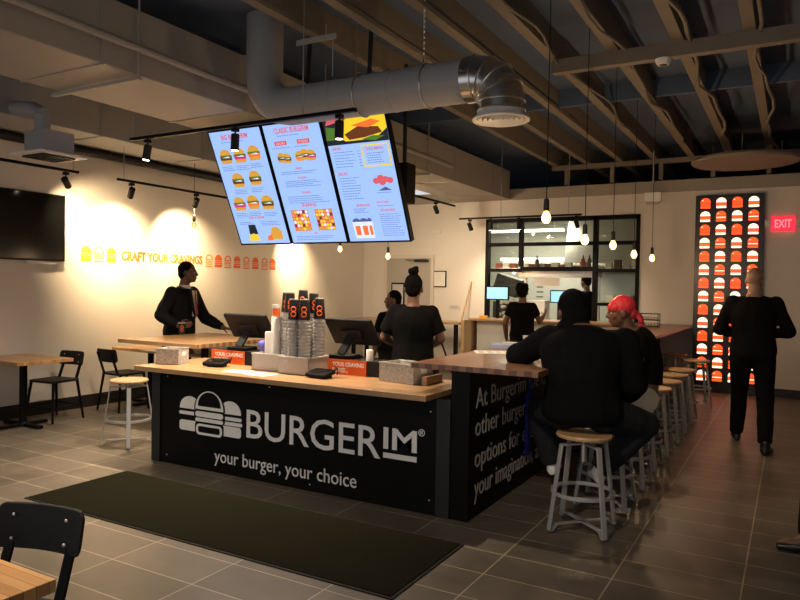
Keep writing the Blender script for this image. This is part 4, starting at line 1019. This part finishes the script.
def hand(b, w, d, n, side, curl=.5, s=1.0):
    """w wrist, d towards the fingers, n palm normal, side = thumb side"""
    w, d, n, side = V(w), V(d).normalized(), V(n).normalized(), V(side).normalized()
    side = (side-d*side.dot(d)).normalized(); n = d.cross(side)*(1 if d.cross(side).dot(n) > 0 else -1)
    loftrings(b, [(w, side*.026*s, n*.020*s), (w+d*.03*s, side*.034*s, n*.017*s), (w+d*.07*s, side*.041*s, n*.015*s), (w+d*.092*s, side*.038*s, n*.012*s)], 12)
    for i, (L, o) in enumerate(((.070, .030), (.080, .010), (.074, -.010), (.058, -.029))):
        p = w+d*(.086-.004*abs(i-1))*s+side*o*s; dd = d.copy(); pts = [w+d*.06*s+side*o*.9*s, p]
        for j in range(3):
            a = curl*(.5+.35*j); dd = (dd*math.cos(a)+n*math.sin(a)).normalized()
            # keep turning in the same plane
            p = p+dd*L*s*(.42, .33, .25)[j]; pts.append(p)
        limb(b, pts, [.0095*s, .0095*s, .009*s, .008*s, .007*s])
    t0 = w+d*.02*s+side*.022*s; t1 = w+d*.05*s+side*.052*s+n*.012*s; t2 = w+d*.078*s+side*.058*s+n*.030*s; t3 = w+d*.098*s+side*.050*s+n*.042*s
    limb(b, [t0, t1, t2, t3], [.014*s, .0115*s, .0095*s, .008*s])
def headframe(hc, fd, ud=(0, 0, 1)):
    f = V(fd).normalized(); u = V(ud); r = f.cross(u).normalized(); u = r.cross(f)
    m = Matrix((r, f, u)).transposed().to_4x4(); m.translation = V(hc); return m
def headprims(b, H, s=1.0):
    e = lambda c, r: b.ell([q*s for q in c], [q*s for q in r], M=H, nu=18, nv=12)
    e((0, -.012, .028), (.074, .092, .094)); e((0, .022, -.035), (.060, .066, .075)); e((0, .058, -.083), (.030, .026, .022))
    e((0, .075, .022), (.048, .018, .013)); e((0, .096, -.020), (.012, .020, .014)); e((0, .088, .0), (.009, .014, .022))
    e((0, .080, -.052), (.025, .017, .009)); e((0, .078, -.064), (.022, .017, .009))
    for q in (-1, 1):
        e((q*.076, -.008, -.012), (.010, .020, .031)); e((q*.042, .055, -.022), (.022, .022, .022)); e((q*.015, .088, -.026), (.009, .010, .008))
def face_parts(t, H, s, skin):
    b = MB()
    for q in (-1, 1): b.ell((q*.030*s, .074*s, .003*s), (.010*s, .008*s, .005*s), M=H, nu=10, nv=7)
    b.build('eye', X['eyew'], t)
    b = MB()
    for q in (-1, 1): b.ell((q*.030*s, .0805*s, .003*s), (.004*s, .003*s, .004*s), M=H, nu=8, nv=5)
    b.build('iris', X['hair'], t)
def torso_rings(J, g, inf, lo=-.10, hi=1.0, bust=0, belly=0):
    P, N = J['pelvis'], J['neck']; hs = (J['hiR']-J['hiL']).normalized(); ss = (J['shR']-J['shL']).normalized()
    prof = [(-.16, .13, .095), (-.08, .158, .115), (.02, .168, .118), (.18, .155, .108+belly*.5), (.36, .145, .102+belly), (.55, .160, .112+belly*.6+bust*.5), (.72, .172, .118+bust), (.84, .174, .110+bust*.3), (.91, .150, .098), (.97, .105, .082), (1.02, .072, .066), (1.06, .060, .060)]
    C_ = J.get('mid', blend(P, N, .5)); out = []
    for tt, rx, ry in prof:
        if tt < lo or tt > hi: continue
        q = max(0, min(1, tt))
        c = blend(blend(P, C_, q), blend(C_, N, q), q) if tt >= 0 else P+(P-C_).normalized()*(-tt)*(N-P).length
        if tt > 1: c = N+(N-C_).normalized()*(tt-1)*(N-P).length
        ax = (blend(C_, N, q)-blend(P, C_, q)).normalized()
        sd = blend(hs, ss, q).normalized(); sd = (sd-ax*sd.dot(ax)).normalized(); fy = ax.cross(sd)
        out.append((c, sd*(rx*g+inf), fy*(ry*g+inf)))
    return out
def person(name, label, loc, rz, J, skin='skin', g=1.0, hdir=(0, 1, 0), hs=1.0, top='tee', sleeve=.55, bottom='jeans', legcut=1.0, shoes='shoe',
           hair='short', hands=None, belly=0, bust=0, vox=.010, legg=1.0, armg=1.0, hem=-.10, loose=.014, hup=(0, 0, 1)):
    t = thing(name, label, 'person', loc, rz)
    J = {k: V(v) for k, v in J.items()}
    H = headframe(J['head'], hdir, hup)
    b = MB()
    loftrings(b, torso_rings(J, g, 0, -.2, 1.1, bust, belly))
    nb = H @ V((0, -.022*hs, -.05*hs)); limb(b, [J['neck']-V((0, 0, .02)), nb], [.060*g**.5, .054])
    headprims(b, H, hs)
    for s in 'LR':
        limb(b, [J['sh'+s], J['el'+s], ], [.052*armg, .040*armg]); limb(b, [J['el'+s], blend(J['el'+s], J['wr'+s], .35), J['wr'+s]], [.040*armg, .040*armg, .027*armg**.5], flat=None)
        hd = (hands or {}).get(s)
        if hd is None:
            d = (J['wr'+s]-J['el'+s]).normalized(); hd = dict(d=d, n=V((-1 if s == 'R' else 1, 0, 0)), side=V((0, 1, 0)), curl=.3)
        hand(b, J['wr'+s], hd['d'], hd['n'], hd['side'], hd.get('curl', .4), hd.get('s', 1.0))
        limb(b, [J['hi'+s], blend(J['hi'+s], J['kn'+s], .4), J['kn'+s]], [.085*legg, .080*legg, .056*legg]); limb(b, [J['kn'+s], blend(J['kn'+s], J['an'+s], .35), J['an'+s]], [.054*legg, .056*legg, .038])
        f = J['to'+s]-J['an'+s]; limb(b, [J['an'+s]-V((0, 0, .02)), J['an'+s]+f*.6, J['to'+s]], [.038, .034, .026])
    bake(b.build('body', X[skin], t), vox*.8, 3)
    face_parts(t, H, hs, skin)
    # top garment
    if top:
        b = MB(); loftrings(b, torso_rings(J, g, loose, hem, 1.02, bust, belly), 24)
        for s in 'LR':
            if sleeve <= 1: e = blend(J['sh'+s], J['el'+s], sleeve); limb(b, [blend(J['neck'], J['sh'+s], .3)-V((0,0,.015)), J['sh'+s]], [.050*g**.5, .060*armg]); b.tube([J['sh'+s], e], [.062*armg, (.060)*armg+.004], 16)
            else: limb(b, [blend(J['neck'], J['sh'+s], .3)-V((0,0,.015)), J['sh'+s], J['el'+s]], [.050*g**.5, .062*armg, .054*armg]); e = blend(J['el'+s], J['wr'+s], sleeve-1); b.tube([J['el'+s], blend(J['el'+s], e, .5), e], [.056*armg, .052*armg, .042*armg**.5], 16)
        bake(b.build('shirt', X[top], t), vox*.9, 12, .009)
    if bottom:
        b = MB(); loftrings(b, torso_rings(J, g, max(.02, loose*.7), -.2, .14, 0, belly), 20)
        for s in 'LR':
            if legcut < .55:
                k = blend(J['hi'+s], J['kn'+s], legcut*2); limb(b, [J['hi'+s]], [.10*legg]); b.tube([J['hi'+s], k], [.105*legg, .092*legg], 16)
            else:
                e = blend(J['kn'+s], J['an'+s], legcut); limb(b, [J['hi'+s], J['kn'+s]], [.098*legg, .070*legg]); b.tube([J['kn'+s], blend(J['kn'+s], e, .5), e], [.070*legg, .066*legg, .062*legg**.5], 16)
        bake(b.build('shorts' if legcut < .55 else 'trousers', X[bottom], t), vox*.9, 5, .006, 12)
    if shoes:
        for s in 'LR':
            f = (J['to'+s]-J['an'+s]); f.z = 0; f.normalize(); sd = f.cross(V((0, 0, 1)))
            a = J['an'+s]; z0 = J['to'+s].z-.028; b = MB()
            base = V((a.x, a.y, z0)); tp = J['to'+s]
            loftrings(b, [(base-f*.055+V((0, 0, .035)), sd*.025, V((0, 0, .03))), (base-f*.03+V((0, 0, .045)), sd*.038, V((0, 0, .045))), (base+f*.06+V((0, 0, .042)), sd*.042, V((0, 0, .042))), (base+f*.14+V((0, 0, .030)), sd*.047, V((0, 0, .030))), (base+f*.20+V((0, 0, .024)), sd*.034, V((0, 0, .022)))], 14)
            limb(b, [a, base+V((0, 0, .05))], [.045, .045])
            bake(b.build('shoe', X[shoes], t), .008, 3)
    # hair
    b = MB()
    if hair in ('short', 'crop', 'bun', 'afro', 'cap'):
        k = {'short': 1.04, 'crop': 1.02, 'bun': 1.07, 'afro': 1.16, 'cap': 1.10}[hair]*hs
        for q in range(0, 9):   # shells over crown and nape only
            pass
        b.ell((0, -.020*hs, .038*hs), (.074*k, .089*k, .090*k), M=H, nu=20, nv=14)
        b.ell((0, -.055*hs, -.005*hs), (.064*k, .050*k, .070*k), M=H, nu=16, nv=10)
        if hair == 'bun':
            b.ell((0, -.05*hs, .150*hs), (.050*hs, .050*hs, .034*hs), M=H); b.ell((.02, -.045*hs, .178*hs), (.028*hs, .028*hs, .018*hs), M=H)
        if hair == 'afro':
            for a in range(9): b.ell((.05*math.cos(a*.7)*hs, -.05*hs+.05*math.sin(a*.7)*hs, (.05+.05*math.sin(a*1.9))*hs), (.05*hs, .05*hs, .045*hs), M=H)
    if b.v: bake(b.build('hair', X['hair'], t), .007, 2, .004, 60)
    return t, H
def stand(h=1.78, sw=.185):
    k = h/1.78
    return {n_: (x*k if abs(x) != 1 else 0, y*k, z*k) for n_, (x, y, z) in dict(pelvis=(0, 0, .95), neck=(0, -.01, 1.47), head=(0, .02, 1.655), shL=(-sw, 0, 1.43), shR=(sw, 0, 1.43),
        elL=(-.24, -.03, 1.14), elR=(.24, -.03, 1.14), wrL=(-.26, .06, .89), wrR=(.26, .06, .89), hiL=(-.09, 0, .90), hiR=(.09, 0, .90), knL=(-.10, .02, .49), knR=(.10, .02, .49),
        anL=(-.11, -.01, .09), anR=(.11, -.01, .09), toL=(-.13, .14, .028), toR=(.13, .14, .028)).items()}

# --- man in suit, facing +X, at the left edge of the high table
J = stand(1.80, .20)
J.update(neck=(0, .05, 1.47), head=(0, .11, 1.66), shL=(-.20, .04, 1.42), shR=(.20, .04, 1.42), elR=(.32, -.03, 1.17), wrR=(.24, .16, 1.05), elL=(-.27, .17, 1.12), wrL=(-.27, .43, 1.01))
fd = V((-.50, .86, 0)).normalized()
t, H = person('person', 'man in black suit and red tie holding a dark cup at high table', (-6.29, 5.80, 0), -PI/2+.22, J, 'skin', 1.22, fd, 1.06, 'suit', 1.93, 'suit', hair='crop', armg=1.3,
    hands={'R': dict(d=(-.35, .8, .1), n=(-1, -.2, 0), side=(0, .2, 1), curl=.55), 'L': dict(d=(.1, 1, -.12), n=(0, 0, -1), side=(1, 0, 0), curl=.18)}, loose=.022, vox=.009)
suitman = t
b = MB()   # shirt front and collar
b.add([(-.05, .165, 1.46), (.05, .165, 1.46), (.035, .185, 1.25), (0, .185, 1.16), (-.035, .185, 1.25), (-.05, .10, 1.46), (.05, .10, 1.46), (0, .10, 1.16)], [(0, 1, 2, 3, 4), (0, 1, 6, 5), (1, 2, 3, 7, 6), (0, 4, 3, 7, 5)])
b.build('shirt_front', X['shirtw'], t).location = (0, .035, -.01)
b = MB(); loftrings(b, [(V((0, .055, 1.455)), V((.078, 0, 0)), V((0, .080, .0))), (V((0, .070, 1.515)), V((.066, 0, 0)), V((0, .066, 0)))], 20); b.build('collar', X['shirtw'], t)
b = MB(); b.add([(-.018, .172, 1.47), (.018, .172, 1.47), (.012, .178, 1.44), (.030, .196, 1.20), (0, .196, 1.15), (-.030, .196, 1.20), (-.012, .178, 1.44)], [(0, 1, 2, 6), (2, 3, 4, 5, 6)])
b.add([(-.018, .150, 1.47), (.018, .150, 1.47), (.030, .186, 1.20), (0, .186, 1.15), (-.030, .186, 1.20)], [(0, 1, 2, 3, 4)]); b.build('tie', X['tie'], t, smooth=False).location = (0, .036, -.01)
for s in (-1, 1):
    b = MB(); b.add([(s*.050, .160, 1.48), (s*.095, .15, 1.44), (s*.085, .185, 1.28), (s*.02, .200, 1.13), (s*.03, .198, 1.2)], [(0, 1, 2, 3, 4)]); b.add([(s*.050, .150, 1.48), (s*.095, .14, 1.44), (s*.085, .175, 1.28), (s*.02, .190, 1.13), (s*.03, .188, 1.2)], [(0, 1, 2, 3, 4)])
    b.build('lapel', X['suit'], t, smooth=False).location = (0, .037, -.01)
MB().box((-.14, .150, 1.325), (-.09, .158, 1.345)).build('name_badge', X['white'], t, smooth=False)
c = MB(); c.lathe([(.030, 0), (.042, .125), (.044, .128), (.044, .136), (.038, .140)], 18)
tt = thing('coffee_cup', 'dark paper cup with orange print held by the suited man', 'cup', (-6.015, 5.585, .957))
c.build('body', X['cupblack'], tt)
c = MB(); c.lathe([(.0425, .124), (.0455, .128), (.0455, .134), (.0425, .136)], 18); c.build('rim', X['white'], tt)
c = MB()
for zc_ in (.05, .085):
    c.tube([((.0385)*math.cos(a), (.0385)*math.sin(a), zc_+.014*math.sin(q)) for a, q in [(-.75+.4*math.cos(q), q) for q in [2*PI*k/12 for k in range(12)]]], .004, 5, closed=True)
c.build('print', X['orange'], tt)

# --- woman with hair bun, back to camera
J = stand(1.64, .175)
J.update(elL=(-.26, .03, 1.08), elR=(.25, .02, 1.08), wrL=(-.16, .24, .99), wrR=(.15, .25, .99))
person('person', 'woman with black hair bun and black tee seen from behind the registers', (-2.96, 5.45, 0), .42, J, 'skin2', 1.0, (.05, 1, 0), 1.02, 'tee', .80, 'jeans', hair='bun', loose=.03, armg=1.1, hem=-.2)
# --- partly hidden worker
J = stand(1.48, .165)
person('person', 'short person in black tee facing left, half hidden behind the woman with bun', (-4.07, 7.0, 0), .9, J, 'skin2', 1.0, (-.8, .35, 0), .95, 'tee', .8, 'jeans', hair='crop', loose=.02)
# --- kitchen woman
J = stand(1.60, .165)
J.update(elL=(-.25, .0, 1.03), wrL=(-.23, .10, .80), elR=(.26, .08, 1.05), wrR=(.33, .30, 1.16))
person('person', 'kitchen worker in black tee with arm raised at the service counter', (-3.50, 9.85, 0), .35, J, 'skin2', 1.02, (.2, 1, 0), 1.0, 'tee', .6, 'jeans', hair='afro', loose=.02)
# --- cook beyond the pass
J = stand(1.82, .19)
t, H = person('person', 'cook in black with black cap standing inside the kitchen window', (-3.36, 12.95, 0), 1.1, J, 'skin', 1.05, (0, 1, -.1), 1.05, 'tee', 1.5, 'jeans', hair='cap', loose=.02)
# --- big man on the nearest stool, seen from behind
J = dict(pelvis=(0, 0, .755), mid=(0, .02, 1.0), neck=(-.03, .10, 1.27), head=(-.10, .17, 1.385), shL=(-.24, .10, 1.20), shR=(.25, .08, 1.20),
         elL=(-.46, .20, 1.07), wrL=(-.42, .44, 1.075), elR=(.32, .10, .93), wrR=(.22, .34, .80), hiL=(-.13, .02, .745), hiR=(.13, .02, .745), knL=(-.32, .30, .68), knR=(.38, .26, .65),
         anL=(-.22, .30, .32), anR=(.10, .20, .33), toL=(-.22, .44, .27), toR=(.06, .33, .27))
t, H = person('person', 'big man in black hooded top sitting at the bar with his back turned', (-1.17, 4.47, 0), .16, J, 'skin', 1.42, (-.45, .88, -.15), 1.10, 'hood', 1.92, 'jeans', hair='cap', armg=1.6, legg=1.35, shoes='white', belly=.03, hem=-.2, loose=.03, vox=.012,
    hands={'L': dict(d=(.3, 1, 0), n=(0, 0, -1), side=(1, 0, 0), curl=.2)})
b = MB()
for i, (c_, r_) in enumerate((((0, -.075, -.095), (.105, .055, .060)), ((.06, -.04, -.10), (.055, .07, .05)), ((-.06, -.04, -.10), (.055, .07, .05)))): b.ell(c_, r_, M=H)
b.ell((0, -.05, -.15), (.12, .10, .07), M=H); b.ell((0, -.03, .06), (.100, .110, .100), M=H); b.ell((0, -.07, -.02), (.095, .07, .09), M=H)
bake(b.build('hood', X['hood'], t), .010, 4, .006)
# --- man with red durag and white shorts
J = dict(pelvis=(0, -.02, .74), mid=(0, -.09, .98), neck=(0, .06, 1.20), head=(0, .14, 1.365), shL=(-.19, .05, 1.15), shR=(.20, .04, 1.15),
         elL=(-.31, .10, .90), wrL=(-.16, .36, .96), elR=(.25, .12, .90), wrR=(.16, .33, .93), hiL=(-.10, 0, .70), hiR=(.10, 0, .70), knL=(-.16, .42, .66), knR=(.24, .38, .64),
         anL=(-.12, .36, .30), anR=(.20, .30, .30), toL=(-.14, .50, .27), toR=(.22, .44, .27))
t, H = person('person', 'man in red head scarf, black tee and white shorts sitting on a bar stool', (-1.05, 5.66, 0), PI/2+.45, J, 'skin', 1.12, (.10, 1, -.12), 1.06, 'tee', .50, 'shortsw', .47, hair='none', armg=1.25, legg=1.35, hem=.04, loose=.028, shoes='shoe')
b = MB(); b.ell((0, -.018, .045), (.084, .102, .092), M=H, nu=20, nv=14); b.ell((0, -.08, -.01), (.055, .045, .055), M=H)
b.ell((0, .045, .045), (.078, .055, .045), M=H)
limb(b, [H @ V((0, -.115, -.02)), H @ V((.02, -.15, -.06)), H @ V((.02, -.15, -.12))], [.026, .020, .022]); limb(b, [H @ V((0, -.115, -.02)), H @ V((-.03, -.14, -.08))], [.024, .016])
bake(b.build('head_scarf', X['red'], t), .006, 2, .004, 40)
# --- man in black walking away on the right
J = stand(1.80, .185)
J.update(elL=(-.31, .0, 1.17), wrL=(-.12, .20, 1.12), elR=(.31, .0, 1.17), wrR=(.12, .22, 1.12), hiL=(-.10, 0, .90), hiR=(.10, 0, .90), knL=(-.12, .24, .52), anL=(-.14, .38, .09), toL=(-.16, .53, .028),
         knR=(.12, .02, .49), anR=(.13, -.22, .12), toR=(.16, -.08, .03), head=(0, .03, 1.665))
t, H = person('person', 'bald man in black shirt and trousers walking towards the burger panel', (-.33, 7.62, 0), .02, J, 'skin3', 1.10, (.15, 1, -.05), 1.0, 'tee', 1.9, 'tee', hair='none', armg=1.12, legg=1.12, hem=-.16, loose=.03,
    hands={'R': dict(d=(-.8, .5, 0), n=(0, -1, 0), side=(0, 0, 1), curl=.5), 'L': dict(d=(.8, .5, 0), n=(0, -1, 0), side=(0, 0, 1), curl=.5)})
# --- foot at the right edge
t = thing('person', 'dark shoe and trouser leg of someone cut off by the right photo edge', 'person', (.10, 4.72, 0), PI/2)
b = MB(); limb(b, [(0, -.02, .09), (0, .06, .05), (0, .13, .03)], [.036, .032, .024]); limb(b, [(0, -.02, .09), (0, -.05, .45)], [.036, .052]); bake(b.build('leg', X['skin'], t), .008, 2)
b = MB(); loftrings(b, [(V((0, -.09, .035)), V((.025, 0, 0)), V((0, 0, .03))), (V((0, -.05, .045)), V((.038, 0, 0)), V((0, 0, .045))), (V((0, .05, .035)), V((.042, 0, 0)), V((0, 0, .035))), (V((0, .15, .024)), V((.034, 0, 0)), V((0, 0, .022)))], 14); bake(b.build('shoe', X['shoe'], t), .007, 2)
b = MB(); b.tube([(0, -.02, .11), (0, -.04, .5), (0, -.05, .85)], [.062, .075, .09], 16); bake(b.build('trouser_leg', X['jeans'], t), .010, 3, .004)
